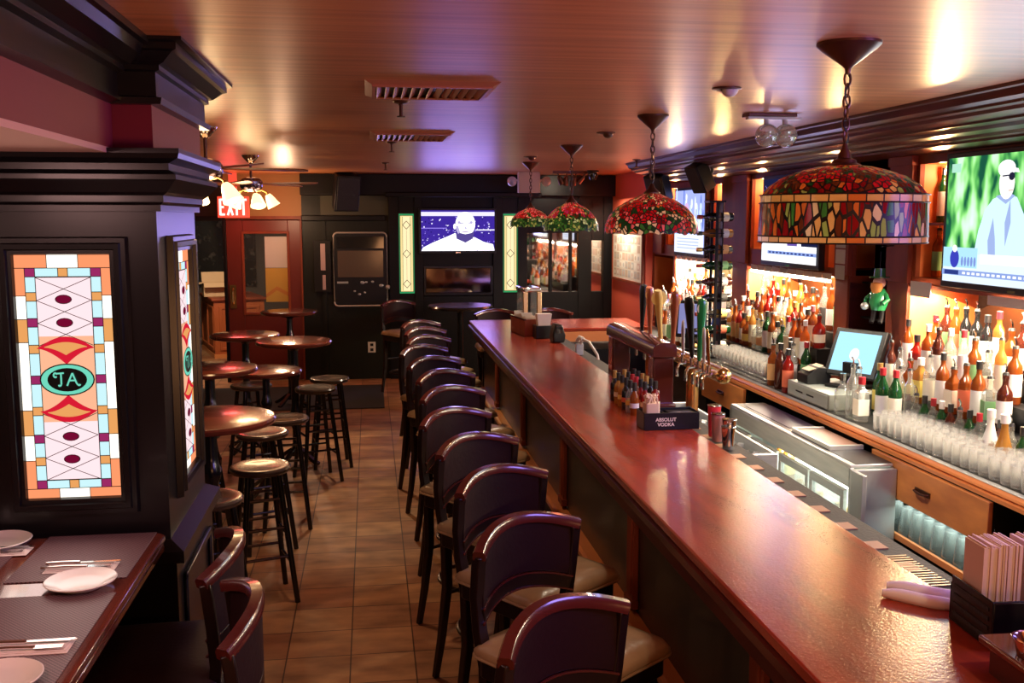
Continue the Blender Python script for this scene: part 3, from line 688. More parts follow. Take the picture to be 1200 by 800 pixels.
def tv_news(f):
    f.rect(0,0,1,1,screen_noise('screen_garden',[(0,(.01,.04,.04)),(.40,(.01,.10,.05)),(.47,(.10,.45,.10)),(.54,(.30,.80,.22)),(.62,(.60,.95,.60)),(.75,(.75,1,.88))],4.2,1.2))
    # man in pale shirt and dark glasses, seen from the chest up
    S = E_('shirt',(.62,.86,.98),1.25); F = E_('face',(.98,.93,.85),1.3); SH_ = E_('shade',(.40,.52,.90))
    f.poly([(.22,.20),(.25,.42),(.29,.58),(.34,.66),(.42,.70),(.50,.67),(.56,.52),(.60,.20)],S)
    f.poly([(.33,.20),(.32,.34),(.35,.52),(.37,.36),(.38,.20)],SH_); f.poly([(.46,.66),(.47,.48),(.44,.30),(.43,.48)],SH_); f.poly([(.36,.68),(.43,.62),(.49,.68),(.44,.71)],SH_)
    f.poly(ell(.43,.78,.052,.125),F); f.poly(ell(.425,.885,.058,.065),E_('cap',(1,1,1),1.3)); f.poly([(.43,.86),(.51,.85),(.50,.88),(.43,.90)],E_('cap',(1,1,1),1.3))
    f.poly(ell(.462,.825,.020,.03),E_('glasses',(.02,.02,.05))); f.line(.40,.83,.47,.835,.007,E_('glasses',(.02,.02,.05))); f.line(.445,.72,.475,.722,.005,E_('lips',(.7,.45,.4)))
    f.poly([(.62,.2),(.60,.45),(.66,.62),(.75,.66),(.84,.60),(.90,.2)],S); f.poly(ell(.74,.76,.05,.12),F)
    f.rect(.0,.0,1,.23,E_('band',(.75,.88,1),1.2)); f.rect(.28,.16,1,.235,E_('white',(1,1,1),1.3))
    f.rect(0,.12,.26,.28,E_('inset',(.45,.80,.98),1.1)); f.poly(ell(.09,.19,.035,.075),E_('navy',(.05,.06,.55))); f.poly(ell(.09,.27,.018,.03),F)
    for i in range(5): f.poly(ell(.15+.024*i,.17,.009,.04,10),E_('navy2',(.25,.35,.8)))
    f.rect(0,.055,1,.10,E_('tick',(.30,.42,.85))); f.rect(.02,.06,.13,.095,E_('tickd',(.03,.05,.25)))
    for i in range(22): f.rect(.16+.036*i,.068,.16+.036*i+.022,.086,E_('white',(1,1,1),1.3))
    f.rect(.05,.88,.12,.95,E_('bug',(.5,.9,.7)))
def tv_ball(f):
    f.rect(0,0,1,1,E_('purple',(.045,.02,.30),1.2)); rnd = random.Random(8)
    for i in range(150):
        a, b_ = rnd.random(), .12+.78*rnd.random(); f.k = 2+i*.05
        f.poly(ell(a,b_,.006+.006*rnd.random(),.010+.014*rnd.random(),6),rnd.choice([E_('vio',(.35,.25,.95)),E_('lil',(.80,.75,1),1.2),E_('pdark',(.02,.01,.16))]))
    f.k = 14
    f.rect(0,.86,1,.96,E_('lil',(.80,.75,1),1.2)); f.rect(.0,.55,.35,.57,E_('vio',(.35,.25,.95))); f.rect(.74,.5,1,.53,E_('lil',(.80,.75,1),1.2))
    Wt = E_('whitec',(.93,.92,1),1.6)
    f.poly([(.0,.0),(.02,.08),(.15,.20),(.35,.35),(.46,.44),(.60,.28),(.72,.34),(.85,.22),(.98,.16),(1,.0)],Wt)
    f.poly([(.47,.42),(.48,.30),(.60,.20),(.70,.30),(.72,.44)],E_('beard',(.10,.07,.30)))
    f.poly(ell(.60,.66,.135,.30,26),Wt); f.poly([(.49,.50),(.52,.34),(.60,.29),(.68,.34),(.73,.50),(.68,.44),(.60,.41),(.53,.44)],E_('beard',(.10,.07,.30)))
    f.poly(ell(.60,.47,.05,.012),E_('lip',(.45,.3,.6))); f.line(.53,.68,.58,.69,.008,E_('beard',(.10,.07,.30))); f.line(.64,.69,.69,.68,.008,E_('beard',(.10,.07,.30)))
    f.poly(ell(.455,.60,.02,.07),Wt)
    f.poly([(.60,.60),(.625,.55),(.59,.54)],E_('faceshade',(.55,.50,.80))); f.poly(ell(.515,.70,.02,.035),E_('faceshade',(.55,.50,.80))); f.poly(ell(.68,.70,.02,.035),E_('faceshade',(.55,.50,.80))); f.poly([(.47,.62),(.50,.62),(.53,.45),(.50,.42),(.475,.50)],E_('faceshade',(.55,.50,.80)))
    f.line(.30,.30,.40,.0,.006,E_('faceshade',(.55,.50,.80))); f.line(.80,.24,.76,.0,.006,E_('faceshade',(.55,.50,.80)))
def tv_dark(f):
    f.rect(0,0,1,1,E_('night',(.012,.015,.06),1)); rnd = random.Random(5)
    for i in range(70): f.k = 2+i*.05; f.poly(ell(rnd.random(),.35+.6*rnd.random(),.005,.01,6),E_('vio',(.35,.25,.95)))
    f.k = 8; f.line(.05,.78,.35,.86,.014,E_('white',(1,1,1),1.3))
    S = E_('jersey',(.95,.93,1),1.5)
    f.poly([(.0,.08),(.02,.35),(.18,.50),(.32,.56),(.52,.56),(.62,.46),(.72,.40),(.75,.08)],S); f.poly([(.36,.56),(.44,.40),(.52,.56),(.49,.56),(.44,.46),(.39,.56)],E_('gold',(.5,.35,.1)))
    f.poly([(.48,.12),(.50,.30),(.58,.36),(.66,.30),(.68,.12)],E_('beard2',(.16,.10,.45))); f.poly(ell(.42,.70,.10,.16),E_('skin',(.25,.11,.09)))
    f.rect(.0,.0,1,.20,E_('white',(1,1,1),1.3)); f.rect(.12,.09,1,.13,E_('tick',(.30,.42,.85)))
    for i in range(12): f.rect(.15+.07*i,.10,.19+.07*i,.12,E_('tickd',(.03,.05,.25)))
def tv_pale(f):
    f.rect(0,0,1,1,E_('lilac',(.36,.42,.98),1.3)); rnd = random.Random(9)
    for i in range(40): f.k = 2+i*.1; a=rnd.random(); f.poly(ell(a,.3+.6*rnd.random(),.02+.02*rnd.random(),.05+.12*rnd.random(),10),rnd.choice([E_('lb',(.60,.75,1),1.3),E_('mb',(.16,.25,.75)),E_('wl',(.8,.85,1),1.3)]))
    f.k = 8; f.rect(.3,.5,.34,1,E_('mb',(.16,.25,.75))); f.rect(.0,.0,1,.30,E_('wl',(.8,.85,1),1.3)); f.poly(ell(.42,.66,.09,.14),E_('pk',(.85,.55,.9)))
    for i in range(4): f.rect(.1,.07+.05*i,.85,.085+.05*i,E_('mb2',(.5,.6,.95)))
screen('large wall screen at right edge showing a man in pale shirt on green', (X-.055, 4.60, 1.745), (0,-1,0), (-1,0,0), 1.22, .685, tv_news)
screen('wall screen half hidden behind the large coloured glass lamp, showing a white jersey', (X-.055, 7.34, 1.75), (0,-1,0), (-1,0,0), 1.02, .66, tv_dark)
screen('small lilac and blue wall screen at the far end of back bar', (X-.055, 9.78, 1.74), (0,-1,0), (-1,0,0), .93, .64, tv_pale)
screen('wall screen on the dark back wall showing a bearded man on purple', (1.13, 12.74, 1.675), (1,0,0), (0,-1,0), .95, .52, tv_ball, depth=.06)
# ------------------------------------------------------------------ far wall
YB = 12.9
struct(MB().box(-.86, 3.2, YB-.22, YB, 2.38, 2.65).box(.2, 2.2, YB-.34, YB-.22, 2.36, 2.42).box(-.86,.2,YB-.1,YB,2.06,2.13).build('trim_2', black_paint, bevel=.01))
struct(MB().box(-.62, .24, YB-.03, YB, 0, 2.06).box(-.60,-.56,YB-.045,YB-.03,0,2.06).build('trim_3', dark_olive, smooth=False))
w = MB().box(.24, .37, YB-.08, YB, 0, 2.38).box(.37,.57,YB-.06,YB,0,1.12).box(.37,.57,YB-.06,YB,2.16,2.38).box(.57,.68,YB-.08,YB,0,2.38).box(.68,1.60,YB-.06,YB,0,1.08).box(.68,1.60,YB-.03,YB,1.08,2.38).box(1.60,1.73,YB-.08,YB,0,2.38).box(1.73,1.93,YB-.06,YB,0,1.12).box(1.73,1.93,YB-.06,YB,2.16,2.38).box(1.93,2.05,YB-.08,YB,0,2.38)
w.box(2.05,2.80,YB-.06,YB,0,1.12).box(2.05,2.80,YB-.06,YB,1.90,2.38).box(2.35,2.39,YB-.05,YB,1.12,1.9).box(2.62,2.66,YB-.05,YB,1.12,1.9).box(2.74,2.92,YB-.07,YB,0,2.38).box(2.92,3.10,YB-.06,YB,0,1.12).box(2.92,3.10,YB-.06,YB,1.80,2.38).box(3.08,3.199,YB-.08,YB,0,2.38)
struct(w.build('wall_panelling', black_paint, bevel=.004))
for (a,c,z0,z1) in ((2.05,2.74,1.12,1.90),(2.92,3.08,1.12,1.80)):
    struct(MB().box(a,c,YB-.012,YB-.006,z0,z1).build('window_1', mirror, smooth=False))
def strip_glass(x0, lab):
    t = thing('stained_glass_strip', lab, 'stained glass', (x0+.1, YB-.05, 1.1), 0, 'lit glass strips on the back wall')
    f = Flat((-.095,0,.02),(1,0,0),(0,0,1),.19,1.03,(0,-1,0),.0008)
    yl = emis('strip_yellow',(.98,.78,.34),1.0); gr = emis('strip_green',(.05,.45,.16),.7); am = emis('strip_cream',(1,.82,.46),1.15)
    f.rect(0,0,1,1,gr); f.rect(.04,.02,.96,.98,led); f.rect(.08,.025,.92,.975,yl); f.rect(.24,.035,.76,.965,am)
    for b in (.12,.5,.86):
        f.poly([(.5,b-.055),(.78,b),(.5,b+.055),(.22,b)],led); f.poly([(.5,b-.045),(.73,b),(.5,b+.045),(.27,b)],am)
    f.line(.24,.035,.24,.965,.004,led); f.line(.76,.035,.76,.965,.004,led); f.line(.5,.17,.5,.44,.003,led); f.line(.5,.56,.5,.80,.003,led)
    f.build('glass', t); q = MB(); frame(q,(-.095,0,.02),(1,0,0),(0,-1,0),.19,1.03,[(0,0),(.004,.01),(.012,.01),(.016,-.004)]); q.build('frame', black_wood, t)
strip_glass(.37, 'lit yellow glass strip to the left of the far purple screen')
strip_glass(1.73, 'lit yellow glass strip to the right of the far purple screen')
t = thing('wall_mirror', 'dark wide mirror below the far screen', 'mirror', (1.14, YB-.06, 1.12))
MB().box(-.43,.43,-.012,0,.0,.33).build('glass', pbr('smoked_mirror',(.22,.18,.15),.06,metal=1), t); q = MB(); frame(q,(-.43,-.012,0),(1,0,0),(0,-1,0),.86,.33,[(-.01,0),(0,.012),(.02,.012),(.025,-.01)]); q.build('frame', black_wood, t)
# wall cabinet with silver edge
t = thing('wall_game_cabinet', 'glass fronted wall cabinet with silver rounded border on the dark far wall', 'game cabinet', (-.125, YB-.031, .96))
def rr(x0,x1,z0,z1,r,n=5):
    return arc(x1-r,z0+r,r,-PI/2,0,n)+arc(x1-r,z1-r,r,0,PI/2,n)+arc(x0+r,z1-r,r,PI/2,PI,n)+arc(x0+r,z0+r,r,PI,1.5*PI,n)
MB().prism(rr(-.35,.35,0,.96,.06), lambda a,b:(a,0,b), lambda a,b:(a,-.06,b)).build('body', black_plastic, t)
bd = [(a,-.066,b) for a,b in rr(-.34,.34,.01,.95,.055)]; k_ = [i for i,(a,_,b) in enumerate(bd)]
MB().tube(bd,.011,6,closed=True).ball((.345,-.066,.25),.03).build('border', pbr('satin_silver',(.50,.46,.40),.4,metal=.3), t)
MB().box(-.29,.29,-.068,-.061,.38,.72).build('screen', pbr('dim_brown_screen',(.09,.065,.05),.15,coat=.4), t)
MB().box(-.30,.30,-.067,-.061,.75,.90).build('header', dark_glass, t)
MB().box(-.30,-.16,-.067,-.06,.30,.325).build('control_strip', steel_lt, t)
for (a_,b_,r_) in ((.02,.31,.02),(.07,.315,.012),(.15,.32,.014),(.26,.27,.02),(-.08,.20,.012),(-.02,.16,.014),(.05,.18,.011)): MB().ball((a_,-.066,b_),r_,10,sx=1.4,sy=.3).build('knob', steel_lt, t)
t = thing('wall_sconce_display', 'tall narrow framed display with pale strip left of the silver edged cabinet', 'display', (-.60,YB-.05,1.15))
MB().box(-.12,.10,-.02,0,0,.66).build('frame', black_wood, t, bevel=.004); MB().box(-.03,.03,-.026,-.02,.28,.62).build('strip', pbr('pale_strip',(.6,.42,.4),.2,metal=.3), t); MB().box(-.01,.03,-.026,-.02,.03,.22).build('lower_strip', pbr('pale_strip',(.6,.42,.4),.2,metal=.3), t)
def speaker(loc, rz, tx, lab, s=1.):
    t = thing('loudspeaker', lab, 'speaker', loc, rz)
    M = Matrix.Rotation(tx,4,'X')
    MB().prism_z([(-.12*s,-.1*s),(.12*s,-.1*s),(.08*s,.1*s),(-.08*s,.1*s)],-.17*s,.17*s).build('cabinet', black_plastic, t, bevel=.008).matrix_basis = M
    MB().box(-.105*s,.105*s,-.112*s,-.1*s,-.155*s,.155*s).build('grille', rubber, t, bevel=.004).matrix_basis = M
    MB().tube([(0,.09*s,0),(0,.16*s,.04),(0,.16*s,.16)],.012,8).box(-.04,.04,.10*s,.22*s,.15,.165).build('bracket', black_plastic, t)
    return t
sp = speaker((-.30,12.35,2.42),R(20),R(15),'black loudspeaker hanging in the far left corner of dark beam',1.3)
sp = speaker((2.75,8.0,2.44),R(-70),R(28),'black loudspeaker tilted down from the cornice above the wine rack',.72)
sp = speaker((2.86,9.55,2.40),R(-50),R(25),'black loudspeaker near the far end of the cornice by red wall',.9)
# outlet on far wall
t = thing('wall_outlet', 'double wall socket on the dark panelling under the silver edged cabinet','outlet',(-.0,YB-.034,.42))
MB().box(-.05,.05,-.006,0,-.07,.07).build('plate', white_plastic, t, bevel=.002); MB().box(-.02,.02,-.01,-.006,-.05,-.015).box(-.02,.02,-.01,-.006,.015,.05).build('socket', black_plastic, t)
# ------------------------------------------------------------------ door, entry
t = struct(bpy.data.objects.new('door_1', None)); COL.objects.link(t); t.location = (-1.34, 12.93, 0)
red_door = pbr('red_brown_door', (.14,.016,.008), .4)
q = MB().box(-.48,-.26,-.03,.03,.01,2.07).box(.30,.46,-.03,.03,.01,2.07).box(-.26,.30,-.03,.03,.01,.88).box(-.26,.30,-.03,.03,1.91,2.07); q.build('frame', red_door, t, bevel=.006)
MB().box(-.26,.30,-.006,.006,.88,1.91).build('pane', clear_glass('door_glass',(.92,.92,.92),.08,.02), t, smooth=False)
q = MB(); frame(q,(-.26,-.03,.88),(1,0,0),(0,-1,0),.56,1.03,[(-.015,-.01),(-.01,.01),(.015,.012),(.02,0)]); q.build('pane_moulding', mahog2, t)
MB().box(-.44,-.36,-.045,-.03,.95,1.25).build('push_plate', brass, t); MB().tube([(-.40,-.045,1.0),(-.40,-.09,1.03),(-.40,-.09,1.17),(-.40,-.045,1.20)],.01,8).build('handle', brass, t)
struct(MB().box(-1.82,-1.80,12.86,12.9,0,2.08).box(-.88,-.86,12.86,12.9,0,2.08).box(-1.82,-.86,12.86,12.9,2.08,2.12).build('trim_4', mahog2))
t = tag(MB().box(-1.34,-1.04,12.985,12.99,1.46,1.86).mat(pbr('poster_white',(.95,.9,.8),.6,emit=(1,.85,.6),estr=0)).build('door_notice', pbr('poster_white',(.95,.9,.8),.6)), 'white printed notice taped inside the door glass','notice')
q = MB().mat(pbr('poster_yellow',(.9,.55,.08),.6)).box(-1.34,-1.04,12.985,12.99,1.02,1.455); q.mat(pbr('poster_orange',(.85,.35,.06),.6)).prism([(-1.34,1.12),(-1.20,1.22),(-1.04,1.13),(-1.04,1.08),(-1.2,1.17),(-1.34,1.07)],lambda a,b:(a,12.983,b),lambda a,b:(a,12.985,b))
tag(q.build('door_poster',None,smooth=False),'yellow poster hanging below the white notice in the door','poster')
light('POINT','vestibule_lamp',(-1.3,14.0,2.2),14,CREAM,.08)
light('POINT','door_lamp',(-1.0,12.0,2.1),26,(1,.6,.35),.08,spec=.0)
# dark entry window, faint reflections painted into its colour as pale blotches
t = struct(MB().box(-3.2,-2.0,17.84,17.9,.9,2.1).build('window_2', pbr('dark_window',(.02,.018,.016),.06,coat=.5,noise=((.14,.12,.10),(6,6,6),.56,.64)), smooth=False))
struct(MB().box(-1.84,-1.80,12.84,12.90,0,2.10).box(-3.3,-1.84,12.84,12.90,2.06,2.12).build('trim_5', black_paint, bevel=.004))
# host cabinet
t = thing('host_cabinet','reddish panelled wooden host cabinet beyond the red door frame','cabinet',(-2.33,15.1,0),R(17))
cab = pbr('orange_cabinet_wood',(.42,.10,.03),.4)
MB().box(0,.75,0,1.3,0.0,.86).build('body', cab, t, bevel=.004)
MB().box(-.03,.78,-.03,1.33,.86,.90).build('top', mahog2, t, bevel=.008)
q = MB()
for y_ in (.06,.68): frame(q,(-.002,y_,.14),(0,1,0),(-1,0,0),.54,.62,[(-.02,-.002),(-.015,.012),(.02,.012),(.025,0)])
frame(q,(.10,-.002,.14),(1,0,0),(0,-1,0),.55,.62,[(-.02,-.002),(-.015,.012),(.02,.012),(.025,0)])
q.build('panel_moulding', cab, t); MB().box(-.012,.76,-.012,1.31,.0,.06).build('plinth', edge_wood, t)
t = thing('cardboard_box','open brown cardboard box standing on the host cabinet','box',(-2.36,15.62,.902),.25)
t.scale = (1.15,1.15,1.25)
card = pbr('cardboard',(.62,.40,.22),.8)
MB().box(-.17,.17,-.13,-.127,0,.17).box(-.17,.17,.127,.13,0,.17).box(-.17,-.167,-.13,.13,0,.17).box(.167,.17,-.13,.13,0,.17).box(-.17,.17,-.13,.13,0,.003).build('carton', card, t)
for (pts) in ([(-.17,-.13,.17),(.17,-.13,.17),(.17,-.22,.12),(-.17,-.22,.12)],[(.17,-.13,.17),(.17,.13,.17),(.30,.13,.24),(.30,-.13,.24)],[(-.17,-.13,.17),(-.17,.13,.17),(-.30,.13,.15),(-.30,-.13,.15)],[(-.17,.13,.17),(.17,.13,.17),(.17,.19,.29),(-.17,.19,.29)]):
    q = MB().add(pts,[(0,1,2,3)]).build('flap', card, t, smooth=False, fix=False); s_ = q.modifiers.new('s','SOLIDIFY'); s_.thickness = .003
t = thing('entry_bench','grey low cabinet at the far left behind host cabinet','cabinet',(-2.94,15.1,0))
MB().box(-.35,.30,-.3,.3,.08,.72).build('body', pbr('grey_green_unit',(.16,.18,.15),.5), t, bevel=.004); MB().box(-.36,.31,-.31,.31,.72,.76).build('top', steel, t); MB().box(-.33,.28,-.28,.28,0,.08).build('plinth', black_paint, t)
# exit sign
t = thing('exit_sign','red lit exit sign hanging above the door','exit sign',(-1.66,12.6,2.10))
MB().box(-.19,.19,-.02,.02,0,.26).box(-.05,.05,-.015,.015,.26,.55).build('housing', pbr('red_acrylic',(.5,.04,.03),.4,emit=(1,.10,.05),estr=.7), t, bevel=.004)
wl = emis('exit_letters',(1,.85,.75),1.6); f = Flat((-.17,-.0205,.03),(1,0,0),(0,0,1),.34,.20,(0,-1,0),.0006)
def seg(*L):
    for (a,b,c,d) in L: f.line(a,b,c,d,.026,wl)
seg((.04,0,.04,1),(.04,.05,.20,.05),(.04,.5,.17,.5),(.04,.95,.20,.95)); seg((.30,0,.48,1),(.30,1,.48,0)); seg((.62,0,.62,1)); seg((.86,0,.86,1),(.74,.95,.98,.95))
f.build('lettering', t)
light('POINT','exit_glow',(-1.66,12.3,2.15),6,(1,.05,.05),.1)
# framed light artwork on red wall
t = thing('framed_print','pale framed print of a grid of figures on the red wall','picture',(3.195,11.97,1.30))
q = MB(); frame(q,(-.02,.70,.03),(0,-1,0),(-1,0,0),1.40,.58,[(-.005,-.02),(0,.012),(.03,.012),(.035,-.018)]); q.build('frame', mahog2, t)
f = Flat((-.021,.70,.03),(0,-1,0),(0,0,1),1.40,.58,(-1,0,0),.0005); f.rect(0,0,1,1,pbr('print_cream',(.85,.78,.66),.4))
rnd = random.Random(6); cc = [pbr('print_tan',(.62,.48,.36),.5),pbr('print_grey',(.55,.55,.52),.5),pbr('print_rose',(.7,.5,.42),.5),pbr('print_ivory',(.92,.88,.78),.5)]
for i in range(9):
    for j in range(5):
        f.k = 2+.3*((i+j)%2); f.rect(.05+.1*i,.06+.18*j,.135+.1*i,.21+.18*j,rnd.choice(cc)); f.k=3+.3*((i+j)%2); f.poly(ell(.09+.1*i,.13+.18*j,.022,.05,8),rnd.choice(cc))
f.build('print', t)
light('AREA','picture_light',(2.95,11.97,2.25),24,CREAM,.6,.1,target=(3.2,11.97,1.6))
# ------------------------------------------------------------------ floor mat
tag(MB().box(-2.2,.13,10.82,12.35,0.001,.012).build('floor_mat',rubber,bevel=.004),'black rubber floor mat in front of the far wall','floor mat')

# ------------------------------------------------------------------ bar chairs
def make_chair():
    t = thing('bar_chair','x','bar chair')
    # cushion
    def rsq(hx, hy, z, r, yo=0): return [(a,b+yo,z) for a,b in rr(-hx,hx,-hy,hy,r,5)]
    layers = [(.222,.212,.715,.035),(.236,.226,.725,.04),(.240,.230,.742,.045),(.228,.218,.764,.05),(.18,.165,.780,.06),(.10,.09,.785,.05)]
    q = MB(); n = len(rsq(1,1,0,.1)); vs = []
    for hx,hy,z,r in layers: vs += rsq(hx,hy,z,r)
    fs = [(k*n+i,k*n+(i+1)%n,(k+1)*n+(i+1)%n,(k+1)*n+i) for k in range(len(layers)-1) for i in range(n)]+[tuple(range(n))[::-1],tuple(range((len(layers)-1)*n,len(layers)*n))]
    q.add(vs,fs); c = q.build('seat_cushion', tan_leather, t, ang=60)
    MB().tube(rsq(.238,.228,.728,.042),.0055,6,closed=True).build('piping', tan_leather, c)
    MB().prism_z(rr(-.22,.22,-.21,.21,.03),.655,.716).build('seat_frame', chair_dark, t, bevel=.004)
    sec = [(-.019,-.016),(.019,-.016),(.019,.016),(-.019,.016)]
    for s in (-1,1):
        path = [(.185*s,-.285,0),(.18*s,-.245,.2),(.178*s,-.205,.45),(.19*s,-.195,.68),(.205*s,-.21,.80),(.222*s,-.205,.92),(.224*s,-.195,1.02),(.222*s,-.19,1.055)]
        MB().sweep(path,sec,(0,1,0),scale=[.75,.9,1.05,1.15,1.05,1,1,1]).build('back_post', chair_dark, t, bevel=.004)
        path = [(.20*s,.205,0),(.188*s,.19,.3),(.175*s,.172,.66)]
        MB().sweep(path,sec,(0,1,0),scale=[.7,.9,1.1]).build('leg', chair_dark, t, bevel=.004)
    def bk(u, z, off=0):  # plan curve of the back, u in -1..1
        return (.222*u, -.19-.075*(1-u*u)-off, z + .042*(1-u*u))
    N_ = 16; us = [-1.06+2.12*i/N_ for i in range(N_+1)]
    sec2 = [(-.020,-.012),(-.012,-.016),(.012,-.016),(.020,-.012),(.020,.010),(.014,.019),(-.014,.019),(-.020,.010)]
    MB().sweep([bk(u,1.062) for u in us],sec2).build('crest_rail', crest_wood, t, ang=50)
    us2 = [-.95+1.9*i/N_ for i in range(N_+1)]
    q = MB(); vs = []
    for u in us2:
        for (z,o) in ((.878,-.010),(.878,.012),(1.052,.012),(1.052,-.010)):
            vs.append(bk(u,z,o))
    fs = [(k*4+i,k*4+(i+1)%4,(k+1)*4+(i+1)%4,(k+1)*4+i) for k in range(N_) for i in range(4)]+[(3,2,1,0),tuple(range(N_*4,N_*4+4))]
    q.add(vs,fs).build('back_panel', chair_leather, t, ang=30)
    rl = MB().sweep([bk(u,.848) for u in us2],[(-.012,-.026),(.012,-.026),(.012,.026),(-.012,.026)]).build('lower_rail', chair_dark, t, bevel=.002)
    bead = MB().sweep([bk(u,.872,-.013) for u in us2],[(-.003,-.003),(.003,-.003),(.003,.003),(-.003,.003)]).sweep([bk(u,.824,-.013) for u in us2],[(-.003,-.003),(.003,-.003),(.003,.003),(-.003,.003)])
    bead.build('bead', crest_wood, rl)
    # foot hoop and stretchers
    MB().tube([(.20*math.cos(2*PI*i/28),-.02+.215*math.sin(2*PI*i/28),.27) for i in range(28)],.011,8,closed=True).build('foot_ring', chair_dark, t)
    MB().tube([(-.18,-.21,.42),(.18,-.21,.42)],.009,8).tube([(-.182,.18,.42),(.182,.18,.42)],.009,8).build('stretcher', chair_dark, t)
    return t
chair0 = make_chair(); used = []
chs = [((.456,2.356),38),((.478,3.094),37),((.48,3.75),36),((.45,4.36),35),((.404,4.98),37),((.446,5.66),35),((.454,6.30),35),((.418,6.92),36),((.38,7.57),38),((.452,8.20),38),((.46,8.83),37),((.451,9.45),37)]
where = ['nearest the camera at the front end of bar row','second from the camera','third from the camera, woodgrain back','fourth from the camera','fifth from the camera','sixth from the camera','seventh from the camera','eighth from the camera','ninth from the camera, pulled furthest out from the bar','third from the far end of the bar row','second from the far end of the bar row','at the far end of the bar row']
for (c, a), wl_ in zip(chs, where):
    f_ = R(a-90); dx, dy = math.cos(f_), math.sin(f_)
    place(chair0, used, (c[0]+.225*dx, c[1]+.225*dy, 0), f_-PI/2, 'dark bar chair with tan seat, '+wl_, 'bar chairs along the long bar')
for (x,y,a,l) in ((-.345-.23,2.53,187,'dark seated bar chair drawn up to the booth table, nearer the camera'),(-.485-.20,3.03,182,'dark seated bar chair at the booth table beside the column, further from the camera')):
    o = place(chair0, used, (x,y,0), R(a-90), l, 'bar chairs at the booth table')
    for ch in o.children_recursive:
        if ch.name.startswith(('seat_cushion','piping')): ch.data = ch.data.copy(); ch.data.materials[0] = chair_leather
for (x,y,a,l) in ((1.34,10.25,-90,'cherry backed bar chair beyond the far bar end, left of the condiment box'),(1.93,10.25,-90,'cherry backed bar chair beyond the far bar end, right of the napkin stand'),
                  (.42,11.65,-60,'dim wooden bar chair standing by the far wall under the yellow glass strip')):
    place(chair0, used, (x,y,0), R(a-90), l, 'bar chairs at the far end of the room')
# ------------------------------------------------------------------ round high tables and stools
def make_table():
    t = thing('round_high_table','x','table')
    MB().lathe([(0,1.03),(.30,1.03),(.322,1.036),(.33,1.048),(.33,1.058),(.322,1.068),(.31,1.07),(0,1.07)],n=48).build('tabletop', table_wood, t)
    MB().lathe([(.11,1.005),(.13,1.03),(0,1.03)],n=20).lathe([(.05,.07),(.055,.12),(.035,.16),(.032,.30),(.045,.34),(.060,.38),(.062,.42),(.045,.46),(.034,.50),(.034,.72),(.048,.75),(.052,.79),(.040,.82),(.034,.86),(.034,.98),(.06,1.005),(.11,1.01)],n=18).build('pedestal', black_gloss, t)
    for k in range(4):
        a = PI/4+k*PI/2; c, s = math.cos(a), math.sin(a)
        MB().sweep([(c*.03,s*.03,.13),(c*.10,s*.10,.09),(c*.18,s*.18,.04),(c*.235,s*.235,.016)],[(-.02,-.015),(.02,-.015),(.02,.015),(-.02,.015)]).build('foot', black_gloss, t, bevel=.004)
    return t
def make_stool():
    t = thing('round_stool','x','stool')
    MB().lathe([(0,.715),(.14,.715),(.158,.722),(.166,.734),(.166,.745),(.158,.755),(.145,.757),(.10,.750),(0,.747)],n=40).build('seat', seat_black, t)
    L = []
    for k in range(4):
        a = PI/4+k*PI/2; c, s = math.cos(a), math.sin(a); L.append((c,s))
        MB().cyl((c*.215,s*.215,0),(c*.115,s*.115,.72),.0155,.0175,10).build('leg', black_gloss, t)
    for z, off in ((.22,0),(.26,1),(.38,0),(.42,1),(.54,0),(.58,1)):
        r = .215-.10*z/.72
        for k in range(4):
            if k % 2 == off: continue
            a, b = L[k], L[(k+1)%4]; MB().cyl((a[0]*r,a[1]*r,z),(b[0]*r,b[1]*r,z),.009,n=8).build('rung', black_gloss, t)
    return t
tb = make_table(); u2 = []
for (x,y,z,s,l) in ((-.845,5.20,0,1.03,'round cherry topped high table nearest the column'),(-1.12,6.97,0,1.0,'round high table behind the nearest one, half hidden by the column'),
                  (-.80,7.55,-.11,.82,'smaller lower round table tucked behind the second high table'),(-1.12,8.97,0,.93,'round high table in the back left in front of the host cabinet'),
                  (-.655,8.45,0,.97,'round high table with pale gleaming top right of the host cabinet'),(-.905,11.15,0,.95,'round high table furthest away, before the red door')):
    o = place(tb,u2,(x,y,0),.2,l,'round high tables along the aisle'); o.scale = (s,s,(1.07+z)/1.07)
st = make_stool(); u3 = []
for (x,y,a,l) in ((-.618,5.40,.3,'round black stool beside the nearest round table, its worn seat fully in view'),(-.80,4.80,.6,'round black stool closest to the column, partly behind the booth chair'),(-.36,8.36,.15,'round black stool at the aisle with bright gleaming seat'),
                  (-.45,7.90,.35,'round black stool with greenish gleaming seat standing in front of the gleaming one'),(-.60,6.72,.1,'round black stool beyond the nearest table, right at the aisle'),(-.98,8.12,.5,'round brown topped stool between the back left tables'),
                  (-.70,6.28,.4,'round black stool tucked under the nearest table on its far side'),(-1.12,6.30,.9,'round black stool behind the pole of nearest table')):
    place(st,u3,(x,y,0),a,l,'round stools around the high tables')
t = thing('far_high_table','dark round table by the far wall behind the bar end','table',(1.05,11.6,0))
MB().lathe([(0,1.03),(.38,1.03),(.39,1.05),(.38,1.07),(0,1.07)],n=40).build('tabletop', black_gloss, t); MB().lathe([(.22,0),(.22,.02),(.04,.05),(.035,.98),(.1,1.03)],n=18).build('pedestal', black_gloss, t)

